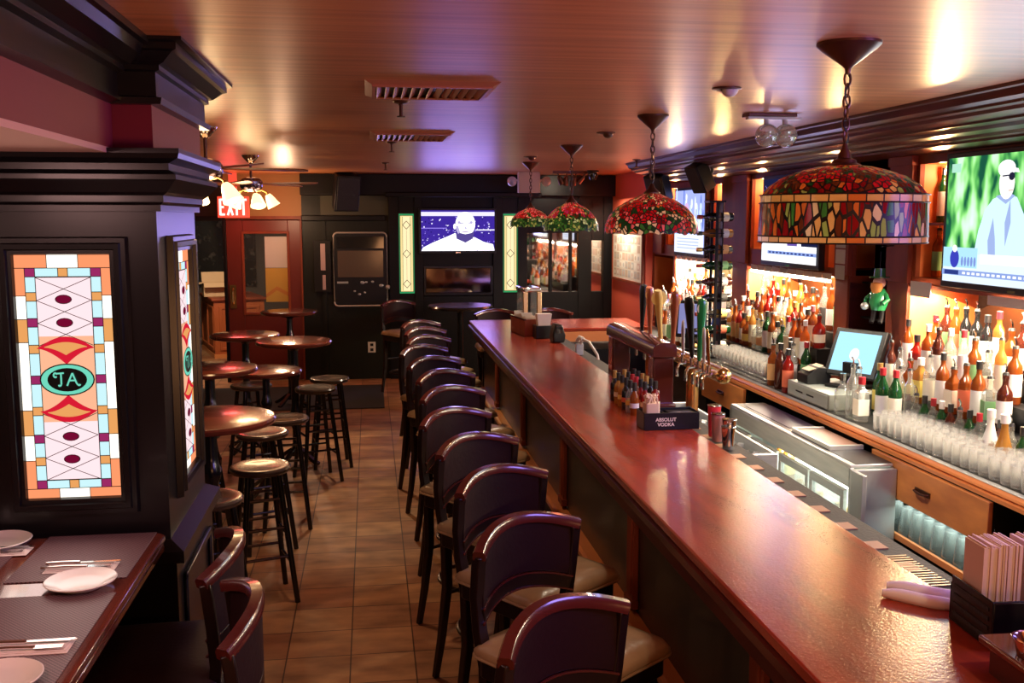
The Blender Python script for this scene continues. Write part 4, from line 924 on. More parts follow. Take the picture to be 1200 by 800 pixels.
# ------------------------------------------------------------------ leaded glass lamps
RD=(.55,.012,.022); DR=(.24,.006,.008); OR=(.68,.17,.03); AM=(.80,.45,.16); GR=(.05,.20,.04); DG=(.012,.07,.022); LG=(.34,.45,.12); PK=(.80,.16,.20); CRM=(.85,.66,.45); BR=(.14,.03,.01); MG=(.50,.02,.18)
dome_m = tiffany('dome_glass',[BR,DG,OR,BR,DR,LG, RD,AM,RD,OR,DR,RD],(78,44),.12)
skirt_m = tiffany('skirt_glass',[BR,DR,BR,DR,OR,BR, LG,AM,GR,LG,AM,CRM],(92,16),.12)
band_m = tiffany('band_glass',[AM,CRM,AM,OR],(30,14),.04,rand=.1)
flow_m = [tiffany('flower_glass_a',[DG,CRM,PK,CRM,GR,OR, RD,RD,PK,RD,DR,RD],(72,46),.14,flower=.46),tiffany('flower_glass_b',[DG,GR,LG,DG,BR,AM, RD,PK,MG,RD,PK,RD],(66,50),.10,flower=.48),tiffany('flower_glass_c',[GR,PK,CRM,DG, PK,RD,PK,DR],(60,46),.10,flower=.6)]
leaf_m = tiffany('leaf_glass',[GR,DG,LG,GR,DG,(.55,.75,.45)],(66,50),.10,flower=.3)
def chain(mb, z0, z1, r=.0035, L=.045):
    z = z1; k = 0
    while z - L > z0 - .01:
        pts = [(.011*math.cos(a), 0, z-L/2+L*.5*math.sin(a)) for a in [2*PI*i/10 for i in range(10)]]
        if k % 2: pts = [(y,x,zz) for x,y,zz in pts]
        mb.tube(pts, r, 5, closed=True); z -= L-.010; k += 1
    return mb
def lamp_common(t, ztop, cr):
    MB().lathe([(.0,2.650),(cr,2.650),(cr,2.642),(cr*.85,2.628),(cr*.45,2.598),(cr*.18,2.578),(.010,2.570),(.008,2.555),(.0,2.55)],n=32).build('ceiling_canopy', bronze, t)
    chain(MB(), ztop+.01, 2.56).build('chain', bronze, t)
    cord = [(.012*math.sin(i*1.1),.012*math.cos(i*.9),ztop+(2.56-ztop)*i/14) for i in range(15)]
    MB().tube(cord,.0025,6).build('cord', black_plastic, t)
def lamp1(x,y,zb,lab):
    t = thing('stained_glass_lamp',lab,'lamp',(x,y,0),0,'stained glass lamps above the bar')
    lamp_common(t, zb+.30, .10)
    MB().lathe([(.062,zb+.232),(.055,zb+.245),(.040,zb+.252),(.036,zb+.262),(.022,zb+.268),(.018,zb+.285),(.010,zb+.300),(.006,zb+.315)],n=24).build('cap', bronze, t)
    s = MB().lathe([(.255,zb+.150),(.232,zb+.180),(.19,zb+.208),(.135,zb+.228),(.085,zb+.240),(.055,zb+.244)],n=64,uvs=True).build('dome', dome_m, t, ang=60)
    MB().lathe([(.258,zb+.125),(.258,zb+.150)],n=64,uvs=True).build('upper_band', band_m, t, ang=60)
    MB().lathe([(.262,zb+.020),(.260,zb+.125)],n=64,uvs=True).build('skirt', skirt_m, t, ang=60)
    MB().lathe([(.262,zb),(.262,zb+.020)],n=64,uvs=True).build('lower_band', band_m, t, ang=60)
    rim = MB()
    for z in (0,.020,.125,.150): rim.tube([(.262*math.cos(2*PI*i/48),.262*math.sin(2*PI*i/48),zb+z) for i in range(48)],.0025,5,closed=True)
    rim.build('lead_rim', led, t)
    b = MB().lathe([(.0,zb+.05),(.02,zb+.06),(.032,zb+.085),(.03,zb+.11),(.016,zb+.14),(.014,zb+.165)],n=16).build('bulb', emis('warm_bulb',(1,.75,.45),9), t)
    MB().cyl((0,0,zb+.16),(0,0,zb+.26),.018,n=12).build('socket', bronze, t)
    light('POINT','lamp_bulb',(x,y,zb+.095),10,WARM,.035)
def lamp2(x,y,zb,r,h,mats,lab,green=False):
    t = thing('stained_glass_lamp',lab,'lamp',(x,y,0),0,'stained glass lamps above the bar')
    lamp_common(t, zb+h+.05, .085)
    MB().lathe([(.045,zb+h-.012),(.045,zb+h+.006),(.02,zb+h+.03),(.008,zb+h+.055)],n=20).build('cap', bronze, t)
    prof = [(r,zb),(r*.985,zb+h*.18),(r*.90,zb+h*.42),(r*.74,zb+h*.64),(r*.52,zb+h*.82),(r*.30,zb+h*.93),(.045,zb+h)]
    wv = lambda a,k: (.013*abs(math.sin(a*7))*-1 + .006*math.sin(a*19)) if k == 0 else 0
    if green:
        MB().lathe(prof[2:],n=72,uvs=True).build('dome', mats, t, ang=60); MB().lathe(prof[:3],n=96,uvs=True,wave=wv).build('leaf_border', leaf_m, t, ang=60)
    else: MB().lathe(prof,n=96,uvs=True,wave=wv).build('dome', mats, t, ang=60)
    MB().ball((0,0,zb+.07),.028).build('bulb', emis('warm_bulb',(1,.75,.45),9), t); MB().cyl((0,0,zb+.09),(0,0,zb+h),.016,n=10).build('socket', bronze, t)
    light('POINT','lamp_bulb',(x,y,zb+.07),9,WARM,.03)
lamp1(1.515,3.02,2.022,'large drum shaped stained glass lamp with red dome, nearest the camera')
lamp2(1.53,5.26,2.025,.256,.205,flow_m[0],'scalloped cream and red flower stained glass lamp, second from the camera')
lamp2(1.54,7.49,2.01,.212,.205,flow_m[1],'domed stained glass lamp with green leaves and red flowers, third from the camera',True)
lamp2(1.60,9.80,2.02,.205,.175,flow_m[2],'small pink and green stained glass lamp furthest away over the bar end',True)

# ------------------------------------------------------------------ ceiling fans
shade_m = pbr('lit_tulip_glass',(.95,.85,.65),.3,emit=(1,.72,.36),estr=1.9)
def fan(x,y,rz,lab,rod=.12):
    t = thing('ceiling_fan',lab,'ceiling fan',(x,y,0),rz,'ceiling fans with tulip lights')
    MB().lathe([(0,2.65),(.075,2.65),(.07,2.635),(.03,2.59),(.015,2.58),(0,2.58)],n=24).build('canopy', chrome, t)
    MB().cyl((0,0,2.45),(0,0,2.60),.011).build('rod', bronze, t)
    MB().lathe([(0,2.33),(.05,2.33),(.085,2.35),(.10,2.375),(.10,2.42),(.08,2.445),(.03,2.46),(0,2.46)],n=28).build('motor', pbr('dark_chrome',(.25,.2,.3),.2,metal=1), t)
    for k in range(5):
        a = 2*PI*k/5; M = Matrix.Rotation(a,4,'Z') @ Matrix.Translation((.10,0,2.40)) @ Matrix.Rotation(R(8),4,'X')
        vs = [M @ Vector(p) for p in [(.0,-.02,-.004),(.10,-.055,-.004),(.48,-.07,-.004),(.52,-.045,-.004),(.53,0,-.004),(.52,.045,-.004),(.48,.07,-.004),(.10,.055,-.004),(.0,.02,-.004)]]
        vt = [v+Vector((0,0,.008)) for v in vs]; n = len(vs)
        MB().add(vs+vt,[tuple(range(n))[::-1],tuple(range(n,2*n))]+[(i,(i+1)%n,n+(i+1)%n,n+i) for i in range(n)]).build('blade', pbr('fan_blade_wood',(.24,.07,.03),.35,coat=.3), t)
    for k in range(5):
        a = 2*PI*k/5+.4; c, s = math.cos(a), math.sin(a)
        ar = MB().tube([(c*.03,s*.03,2.335),(c*.09,s*.09,2.345),(c*.13,s*.13,2.325),(c*.14,s*.14,2.30)],.008,8).build('light_arm', brass, t)
        M = Matrix.Translation((c*.14,s*.14,2.305)) @ Matrix.Rotation(a,4,'Z') @ Matrix.Rotation(R(-28),4,'Y')
        q = MB().lathe([(.022,0),(.032,-.02),(.042,-.055),(.05,-.09),(.060,-.115),(.058,-.117),(.046,-.09),(.038,-.055),(.028,-.02),(.018,-.002)],n=20); q.v = [tuple(M @ Vector(v)) for v in q.v]
        q.build('glass_shade', shade_m, t)
    light('POINT','fan_light',(x,y,2.20),12,(1,.62,.30),.12)
    light('POINT','fan_ceiling_fill',(x,y,2.47),.35,(1,.42,.14),.08)  # added point light to warm the ceiling, not part of the fan
fan(-.985,6.30,.3,'ceiling fan with lit tulip shades peeping out behind the column')
fan(-1.04,9.11,.9,'ceiling fan with glowing tulip shades in front of the red door')

# ------------------------------------------------------------------ ceiling fittings
vent_m = pbr('copper_painted_vent',(.48,.17,.09),.4)
def vent(x0,x1,y0,y1,lab):
    t = thing('ceiling_vent',lab,'air vent',((x0+x1)/2,(y0+y1)/2,2.65),0,'ceiling air vents')
    w_, d_ = (x1-x0)/2, (y1-y0)/2
    MB().add([(-w_,-d_,0),(w_,-d_,0),(w_,d_,0),(-w_,d_,0),(-w_+.03,-d_+.04,-.014),(w_-.03,-d_+.04,-.014),(w_-.03,d_-.04,-.014),(-w_+.03,d_-.04,-.014)],
             [(0,1,5,4),(1,2,6,5),(2,3,7,6),(3,0,4,7)]).box(-w_+.03,w_-.03,-d_+.04,-d_+.06,-.022,-.014).box(-w_+.03,w_-.03,d_-.06,d_-.04,-.022,-.014).box(-w_+.03,-w_+.045,-d_+.06,d_-.06,-.022,-.014).box(w_-.045,w_-.03,-d_+.06,d_-.06,-.022,-.014).build('frame', vent_m, t, smooth=False)
    MB().box(-w_+.04,w_-.04,-d_+.05,d_-.05,-.004,-.001).build('duct', black_paint, t)
    n = 13
    for k in range(n):
        xx = -w_+.06+(2*w_-.12)*k/(n-1); M = Matrix.Translation((xx,0,-.013)) @ Matrix.Rotation(R(-38 if k<n/2 else 38),4,'Y')
        MB().box(-.013,.013,-d_+.06,d_-.06,-.0015,.0015,M).build('louvre', vent_m, t)
vent(-.01,.545,4.08,4.60,'louvred copper coloured ceiling vent nearer the camera')
vent(.01,.56,6.42,7.06,'louvred copper coloured ceiling vent further from the camera')
def sprinkler(x,y,l):
    t = thing('sprinkler_head',l,'sprinkler',(x,y,2.65),0,'ceiling sprinklers')
    MB().lathe([(0,0),(.04,0),(.036,-.008),(.012,-.014),(.012,-.02)],n=20).build('escutcheon', bronze, t); MB().cyl((0,0,-.015),(0,0,-.07),.009).lathe([(.0,-.075),(.02,-.075),(.02,-.07),(0,-.07)],n=12).build('head', bronze, t)
sprinkler(.158,4.80,'bronze sprinkler head hanging just behind the nearer vent'); sprinkler(.17,7.34,'bronze sprinkler head hanging behind the farther vent'); sprinkler(.17,10.1,'bronze sprinkler head furthest away over the aisle')
sprinkler(2.52,9.2,'bronze sprinkler head close to the far end of cornice')
def can(x,y,l,lens,tilt=1):
    t = thing('ceiling_spotlight',l,'spotlight',(x,y,2.65)); MB().lathe([(0,0),(.062,0),(.062,-.006),(.045,-.010),(.042,-.002)],n=28).build('trim_ring', bronze, t)
    MB().ball((.012,-.01,-.012),.034,14,sz=.8).build('lamp', lens, t)
can(1.52,4.12,'white eyeball ceiling spotlight over the bar beyond the large lamp',white_plastic)
can(1.53,6.34,'small dark ceiling spotlight beyond the white one',bronze); can(1.45,8.9,'small bronze ceiling spotlight above the far end of bar',bronze)
t = thing('security_camera','black dome security camera on the far ceiling','camera',(2.60,11.4,2.65)); MB().lathe([(0,0),(.07,0),(.07,-.02),(.06,-.03)],n=20).build('base', black_plastic, t); MB().lathe([(.055,-.03),(.055,-.07),(.035,-.11),(0,-.12)],n=20).build('dome', dark_glass, t)
# emergency light with two glass globes
t = thing('emergency_light','emergency light with two clear round lamps at the cornice','emergency light',(2.16,5.10,2.65))
MB().box(-.17,.10,-.05,.05,-.018,0).build('base_plate', bronze, t, bevel=.003); MB().box(-.16,.14,-.02,.02,-.03,-.018).build('crossbar', white_plastic, t)
for sx in (-.055,.05):
    MB().cyl((sx,0,-.03),(sx,-.01,-.06),.014).build('neck', white_plastic, t)
    g = MB().ball((sx,-.02,-.115),.062,20).build('globe', clear_glass('globe_glass',(.9,.88,.85),.5,.22), t); MB().lathe([(0,0),(.02,.004),(.04,.02),(.046,.035)],(sx,-.0,-.13),16).build('reflector', chrome, g)
t = thing('emergency_light','pale emergency light box with two round lamps high on the far wall','emergency light',(1.92,11.9,2.65))
MB().box(-.13,.13,-.06,.06,-.25,0).build('box', white_plastic, t, bevel=.006)
for sx in (-.21,.21):
    MB().tube([(sx*.6,0,-.10),(sx,0,-.10)],.012,8).build('arm', white_plastic, t); MB().ball((sx,-.03,-.115),.06,16).build('lamp_head', clear_glass('globe_glass2',(.85,.8,.75),.5,.45), t)
t = thing('track_light','short track of small spot heads on the far ceiling','track light',(2.38,11.6,2.65))
MB().box(-.22,.22,-.02,.02,-.03,0).build('track', bronze, t)
for sx,a in ((-.16,-.5),(-.05,.1),(.06,.2),(.18,.7)):
    M = Matrix.Translation((sx,0,-.03)) @ Matrix.Rotation(a,4,'Y') @ Matrix.Rotation(.4,4,'X'); q = MB().cyl((0,0,0),(0,0,-.04),.008).lathe([(.02,-.04),(.03,-.06),(.038,-.14),(.034,-.14),(.02,-.06)],n=14); q.v=[tuple(M@Vector(v)) for v in q.v]; q.build('spot_head', bronze, t)

# ------------------------------------------------------------------ bottles
def lab_mat(c): return pbr('paper_%02d%02d%02d' % tuple(int(99*x) for x in c), c, .6)
CAPS = dict(black=pbr('cap_black',(.02,.02,.02),.35), red=pbr('cap_red',(.40,.02,.03),.35), gold=pbr('cap_gold',(.7,.45,.15),.3,metal=.8), white=pbr('cap_white',(.85,.82,.78),.4), silver=chrome, pink=pbr('cap_pink',(.9,.25,.28),.4), green=pbr('cap_green',(.03,.25,.08),.4))
GL = dict(clear=clear_glass('bottle_clear',(.93,.95,.93),.35,.14), amber=bottle_glass('bottle_amber',(.33,.075,.012),.65), brown=bottle_glass('bottle_brown',(.10,.02,.01),.75), green=bottle_glass('bottle_green',(.010,.09,.025),.7), red=bottle_glass('bottle_red',(.35,.015,.010),.6), black=bottle_glass('bottle_black',(.012,.012,.012),.92), gold=bottle_glass('bottle_gold',(.62,.30,.06),.5), orange=bottle_glass('bottle_orange',(.72,.16,.03),.6), frosted=pbr('bottle_frosted',(.85,.85,.85),.35), blue=bottle_glass('bottle_blue',(.04,.12,.5),.6))
SH = dict(  # radius, body height, shoulder top, neck radius, total height
 round=(.037,.185,.225,.014,.285), tall=(.036,.20,.245,.013,.31), square=(.036,.165,.20,.016,.25), slim=(.030,.215,.25,.013,.315), squat=(.046,.13,.175,.015,.235), wine=(.037,.19,.25,.014,.305), flare=(.052,.03,.15,.016,.24))
cache = {}
def bottle_proto(shape, glass, label, cap, pourer):
    key = (shape, glass, label, cap, pourer)
    if key in cache: return cache[key]
    r, hb, hs, rn, ht = SH[shape]; seg = 4 if shape == 'square' else 16
    if shape == 'flare': prof = [(0,0),(r*.95,0),(r,.015),(r*.92,.06),(rn*1.4,hs),(rn,hs+.03),(rn,ht)]
    else: prof = [(0,0),(r*.93,0),(r,.006),(r,hb),(r*.88,hb+(hs-hb)*.4),(rn*1.25,hs),(rn,hs+.012),(rn,ht-.025),(rn*1.15,ht-.022),(rn*1.15,ht)]
    if shape == 'square':
        q = MB(); q.lathe([(a*(1.30 if a>rn*1.3 else 1.1),z) for a,z in prof],n=4); Rz = Matrix.Rotation(PI/4,4,'Z'); q.v=[tuple(Rz@Vector(v)) for v in q.v]
        body = q.build('bottle', GL[glass], None, bevel=.006)
    else: body = MB().lathe(prof,n=seg).build('bottle', GL[glass])
    kids = []
    if label:
        z0, z1 = (.04,hb-.03) if shape not in ('flare',) else (.03,.06)
        if shape == 'square': a = r*.93; k = MB().box(-a,a,-a-.0012,-a-.0004,z0,z1).box(-a-.0012,-a-.0004,-a,a,z0,z1).build('label', lab_mat(label), body)
        else: k = MB().lathe([(r*1.0+.0008,z0),(r*1.0+.0008,z1)],n=20,uvs=True).build('label', lab_mat(label), body)
    if pourer:
        p_ = MB().cyl((0,0,ht-.002),(0,0,ht+.012),rn*1.3,rn*.9,10).build('stopper', CAPS['black'], body)
        MB().tube([(0,0,ht+.01),(0,0,ht+.035),(-.012,0,ht+.055)],.005,6).build('pour_spout', chrome if pourer == 1 else CAPS['white'], body)
    else: MB().lathe([(rn*1.25,ht-.03),(rn*1.25,ht+.012),(0,ht+.014)],n=12).build('cap', CAPS[cap], body)
    cache[key] = body; cache[key, 'n'] = []
    return body
CN = {(.9,.85,.7):'cream',(.85,.2,.1):'red',(.92,.75,.2):'yellow',(.05,.05,.05):'black',(.85,.85,.85):'white',(.2,.45,.2):'green',(.8,.45,.2):'orange',(.75,.7,.8):'pale grey'}
LABS = list(CN)
def put_bottle(key, loc, rz, lab, group):
    p = bottle_proto(*key); n = cache[key,'n']
    o = p if not n else copy_tree(p); n.append(1); o.location = loc; o.rotation_euler = (0,0,rz)
    nm = o.name
    tag(o, lab, 'bottle', group); return o
rnd = random.Random(21)
def style(rnd, kinds=None):
    sh = rnd.choice(['round','round','tall','square','slim','squat','wine'])
    gl = rnd.choice((kinds or ['clear','clear','amber','amber','brown','red','gold','green','orange','clear'])+['clear','amber'])
    return (sh, gl, rnd.choice(LABS+[LABS[0]]*5+[LABS[4]]*3), rnd.choice(['black','black','black','white','silver','pink','red','black','gold','white']), rnd.choice([0,1,2]))
def row(n, x, y0, y1, z, where, group, kinds=None, jx=.005, styles=None):
    """a row running from the near end to the far end"""
    for i in range(n):
        s = styles[i % len(styles)] if styles else style(rnd, kinds)
        y = y0+(y1-y0)*i/max(1,n-1)
        lb = '%s bottle, %s label, %s from near end of %s' % (s[1], CN[s[2]] if s[2] else 'no', ORD[i], where)
        put_bottle(s, (x+rnd.uniform(-jx,jx), y, z), rnd.uniform(-.3,.3), lb, group)
g1 = 'bottles in the near bay of the back bar'; g2 = 'bottles in the middle bay of the back bar'; g3 = 'bottles in the far bay of the back bar'
warm_k = ['amber','amber','red','gold','brown','clear','brown','clear','clear','amber']
row(11, 3.115, 4.42, 5.50, 1.041, "near bay's lowest step", g1, warm_k)
row(10, 3.225, 4.50, 5.52, 1.161, "near bay's middle step", g1, warm_k)
row(10, 3.37, 4.55, 5.46, 1.271, "near bay's top step", g1, ['amber','black','clear','orange','brown'])
row(16, 3.115, 6.70, 8.18, 1.041, "middle bay's lowest step", g2)
row(15, 3.225, 6.70, 8.18, 1.161, "middle bay's middle step", g2, warm_k)
row(14, 3.37, 6.72, 8.10, 1.271, "middle bay's top step", g2, ['clear','amber','gold','red','black'])
row(14, 3.115, 8.72, 10.2, 1.041, "far bay's lowest step", g3)
row(13, 3.225, 8.72, 10.2, 1.161, "far bay's middle step", g3, ['red','amber','clear','brown','green'])
row(9, 3.37, 8.75, 10.1, 1.271, "far bay's top step", g3, ['clear','gold','amber','clear'])
# small front row behind the near glasses
SH['half'] = (.028,.105,.135,.012,.185)
row(14, 3.031, 3.98, 5.06, .9255, 'the front row behind rocks glasses', 'bottles standing behind the rocks glasses', None, .002, [('half','green',(.85,.85,.85),'white',0),('half','clear',(.85,.2,.1),'red',0),('half','green',(.2,.45,.2),'black',0),('half','clear',(.85,.85,.85),'white',1),('half','brown',(.75,.7,.8),'black',0)])
# frosted flared decanters
for x,y,l in ((3.10,4.30,'white frosted flared bottle at the right behind the rocks glasses'),(3.09,4.18,'amber tinted flared bottle beside the frosted one')):
    put_bottle(('flare','frosted' if 'white' in l else 'gold',None,'white',0),(x-.13,y-.0,.9255),0,l,'flared bottles among the glasses')
# around the register
S_ = [(('tall','clear',None,'silver',1),(2.80,5.36),'tall clear bottle with pour spout, right of the silver cash drawer'),(('round','clear',(.85,.85,.85),'silver',2),(2.87,5.42),'clear round bottle with white label beside the cash drawer'),
      (('squat','clear',None,'silver',0),(2.80,5.48),'squat clear bottle in front of the cash drawer end'),(('square','clear',(.9,.85,.7),'red',0),(2.80,5.25),'square clear bottle with cream label and red cap beside the glasses'),
      (('wine','green',(.85,.85,.85),'red',0),(2.91,5.22),'green bottle with white label and red cap, behind the rocks glasses'),(('wine','green',(.92,.75,.2),'gold',0),(2.99,5.40),'green wine bottle with yellow label right of the register'),
      (('wine','green',(.9,.85,.7),'red',0),(2.94,5.13),'green bottle with large cream label at left end of the rocks glasses'),(('slim','clear',None,'silver',1),(3.02,5.12),'slim clear bottle with pour spout behind the rocks glasses'),
      (('slim','clear',None,'white',2),(3.02,5.22),'slim clear bottle with white spout by the green bottles')]
for k,(x,y),l in S_: put_bottle(k,(x,y,.9258),0,l,'bottles to the right of the register')
S_ = [(('wine','brown',None,'black',0),(2.79,6.37),'dark red wine bottle at the right end of the tall glasses'),(('slim','clear',(.85,.85,.85),'red',1),(2.84,6.28),'slim clear bottle with white label left of the cash drawer'),
      (('wine','green',(.2,.45,.2),'red',0),(3.0,6.42),'green bottle with red cap left of the register screen'),(('round','red',(.85,.2,.1),'black',0),(2.78,6.22),'red bottle at the corner of the cash drawer'),
      (('wine','brown',(.85,.85,.85),'black',0),(2.90,6.45),'brown bottle with white label behind the cash drawer corner'),(('tall','black',(.05,.05,.05),'black',0),(2.97,6.62),'black bottle with black label left of the register'),
      (('round','amber',(.8,.45,.2),'silver',1),(2.80,6.52),'amber bottle with spout at the end of tall glasses')]
for k,(x,y),l in S_: put_bottle(k,(x,y,.9258),0,l,'bottles to the left of the register')
row(7, 2.83, 8.62, 9.25, .9258, 'the counter behind the taps', 'bottles on the counter behind the taps', ['clear','amber','red','green','brown'], .02)
row(10, 2.99, 8.22, 9.2, .9258, 'the second row behind the taps', 'bottles on the counter behind the taps', ['red','clear','amber','blue','brown'], .02)
# niche bottles
for (y0,y1,z,n,w_) in ((5.34,5.56,2.071,2,'large screen upper niche'),(5.33,5.57,1.741,3,'lower niche by the large screen'),(7.98,8.20,1.831,2,'niche by covered screen'),(10.42,10.70,1.801,2,'hutch far end niche')):
    row(n, X+.13, y0, y1, z, 'the '+w_, 'bottles in the lit niches', ['gold','green','clear','amber'] if z<2 else ['gold','green'], .004)
row(3, X+.30, 5.98, 6.3, 1.661, 'recess shelf', 'bottles in the dark recess', ['clear','amber','black'], .004)
row(2, X+.13, 6.69, 6.79, 1.741, 'slim niche', 'bottles in the slim niche', ['clear','orange'], .0)
# cooler bottles
g = 'beer bottles inside the cooler'
for i,(y,z) in enumerate([(5.60,.301),(5.69,.301),(5.78,.301),(5.87,.301),(5.15,.301),(5.24,.301),(5.33,.301),(5.42,.301),(4.75,.301),(4.84,.301),(4.93,.301),(5.60,.501),(5.70,.501)]):
    kk = ('squat','gold' if y>5.5 else 'green',(.92,.75,.2) if y>5.5 else (.85,.85,.85),'gold',0)
    put_bottle(kk,(CX+.10,y,z),0,'%s bottle in the cooler behind the %s door, %s' % (kk[1], 'left' if y>5.5 else ('middle' if y>5.07 else 'right'), '%s on upper rack' % ('first' if i==11 else 'second') if z>.4 else ORD[[3,2,1,0][i%4] if i<8 else i-8]+' from its %s edge' % ('left' if i<8 else 'right')),g)
# ------------------------------------------------------------------ glasses
def glass_proto(name, prof, m):
    return MB().lathe(prof,n=18,uvs=True).build(name, m, fix=False)
rg = glass_proto('rocks_glass',[(.0,.003),(.026,.0),(.030,.004),(.032,.03),(.036,.104),(.0342,.104),(.030,.03),(.025,.018),(.0,.016)], rocks_glass); rg['label']='clear rocks glass in the dense rows on the black mat before the bottles'; rg['category']='glass'; rg['group']='rocks glasses on the back counter mat'
ug = []
rnd = random.Random(5)
for r_ in range(4):
    for i in range(20):
        y = 3.66+.0745*i+rnd.uniform(-.006,.006)+.03*(r_%2); x = 2.775+.072*r_+rnd.uniform(-.003,.003)
        if y > 5.06-.0*r_: continue
        place(rg, ug, (x,y,.9257), 0)
tg = glass_proto('stemmed_glass',[(.0,.003),(.030,.0),(.032,.004),(.006,.010),(.005,.035),(.014,.045),(.031,.07),(.036,.10),(.033,.145),(.0315,.145),(.034,.10),(.029,.073),(.0,.052)], rocks_glass); tg['label']='clear stemmed glass in the packed rows left of the cash drawer'; tg['category']='glass'; tg['group']='stemmed glasses beside the wine rack'
ut = []
for r_ in range(3):
    for i in range(14):
        place(tg, ut, (2.775+.076*r_+rnd.uniform(-.003,.003), 6.62+.076*i+.02*(r_%2), .9257), 0)
pg = glass_proto('pint_glass',[(.0,.135),(.028,.135),(.044,.0),(.0425,.0),(.027,.128),(.0,.128)], c_glass); pg['label']='upturned pint glass on the open shelf beneath the honey wood drawer'; pg['category']='glass'; pg['group']='pint glasses under the drawer'
up = []
for i in range(9):
    for r_ in range(2): place(pg, up, (2.745+.10*r_, 3.93+.098*i, .4715), 0)
# ------------------------------------------------------------------ register
t = thing('cash_drawer','silver cash drawer under the touchscreen on the back counter','cash drawer',(2.93,5.87,.9258))
MB().box(-.17,.17,-.30,.30,0,.10).build('body', pbr('silver_grey_paint',(.48,.52,.48),.4,metal=.3), t, bevel=.004)
MB().box(-.175,-.17,-.29,.29,.01,.09).build('drawer_front', pbr('silver_grey_paint',(.48,.52,.48),.4,metal=.3), t, bevel=.002); MB().box(-.177,-.1755,-.10,.0,.045,.055).box(-.177,-.1755,.06,.16,.045,.055).build('slot', black_plastic, t)
t = thing('receipt_printer','small black receipt printer with paper sticking out, on the cash drawer','printer',(2.87,6.02,1.027))
MB().prism_y([(-.08,0),(.08,0),(.08,.10),(.0,.11),(-.08,.06)],-.075,.075).build('body', black_plastic, t, bevel=.004); MB().prism_y([(-.06,.085),(.04,.118),(.04,.1195),(-.06,.0865)],-.055,.055).build('receipt', pbr('receipt_paper',(.9,.6,.4),.7), t)
t = thing('touchscreen_register','black touchscreen register with bright pale blue screen','register',(3.0,5.80,1.027), R(-62))
M = Matrix.Translation((0,0,.09)) @ Matrix.Rotation(R(-24),4,'X')
MB().box(-.12,.12,-.08,.10,0,.02).box(-.05,.05,.0,.05,.02,.16).build('stand', black_plastic, t, bevel=.004)
MB().box(-.185,.185,0,.04,-.02,.30,M).build('display_housing', black_plastic, t, bevel=.006)
f = Flat(M @ Vector((-.155,-.001,.012)), M.to_3x3() @ Vector((1,0,0)), M.to_3x3() @ Vector((0,0,1)), .31,.26, M.to_3x3() @ Vector((0,-1,0)),.0005)
f.rect(0,0,1,1,emis('register_blue',(.42,.80,1),1.25)); f.poly(ell(.5,.45,.11,.16),emis('register_white',(.9,1,1),1.4)); f.build('display', t)
light('POINT','register_glow',(2.80,5.65,1.25),.8,(.6,.85,1),.05)
t = thing('pos_tablet','black touchscreen seen edge on behind the tap handles','register',(2.35+.45,8.35,.9258), R(-30))
M = Matrix.Translation((0,0,.12)) @ Matrix.Rotation(R(-12),4,'X')
MB().box(-.1,.1,-.08,.1,0,.02).box(-.04,.04,0,.04,.02,.2).build('stand', black_plastic, t); MB().box(-.13,.13,0,.05,0,.33,M).build('display_housing', black_plastic, t, bevel=.006)
f = Flat(M @ Vector((-.11,-.001,.03)), M.to_3x3() @ Vector((1,0,0)), M.to_3x3() @ Vector((0,0,1)), .22,.27, M.to_3x3() @ Vector((0,-1,0)),.0005); f.rect(0,0,1,1,emis('tablet_violet',(.30,.30,.62),.8)); f.build('display', t)
# ------------------------------------------------------------------ wine rack tower
t = thing('wine_rack','tall black wine rack tower with bottles lying in it','wine rack',(2.86,7.95,.926), R(-8))
MB().box(-.09,.09,-.12,.12,0,.02).box(-.012,.012,-.11,-.095,.02,1.30).box(-.012,.012,.095,.11,.02,1.30).box(-.07,.07,-.11,.11,1.30,1.315).box(.045,.055,-.10,.10,.02,1.30).build('frame', black_paint, t, bevel=.003)
q = MB()
for k in range(9):
    z = .10+.135*k; q.tube([(-.06,.10*math.cos(a)*.5,z+.05*math.sin(a)) for a in [2*PI*i/12 for i in range(12)]],.004,5,closed=True); q.tube([(.06,.10*math.cos(a)*.5,z+.05*math.sin(a)) for a in [2*PI*i/12 for i in range(12)]],.004,5,closed=True)
    q.box(-.06,.06,-.10,-.05,z-.004,z+.004).box(-.06,.06,.05,.10,z-.004,z+.004)
q.build('ring', black_paint, t)
def lying(z, i):
    Mx = Matrix.Translation((2.86-.16,7.95-.02,.926+z)) @ Matrix.Rotation(PI/2,4,'Y') @ Matrix.Rotation(0,4,'Z')
    s = ('wine', ['black','green','clear','black','brown','green','black','gold','black'][i], LABS[i%8], ['gold','black','red'][i%3], 0)
    p = bottle_proto(*s); o = p if not cache[s,'n'] else copy_tree(p); cache[s,'n'].append(1)
    Mx = Matrix.Translation((2.86+.15,7.95-.0,.926+z)) @ Matrix.Rotation(R(8),4,'Z') @ Matrix.Rotation(-PI/2,4,'Y')
    o.matrix_basis = Mx
    tag(o, '%s wine bottle lying in the rack tower, %s from the bottom' % (s[1], ORD[i]), 'bottle', 'wine bottles lying in the rack tower')
for i in range(9): lying(.10+.135*i, i)
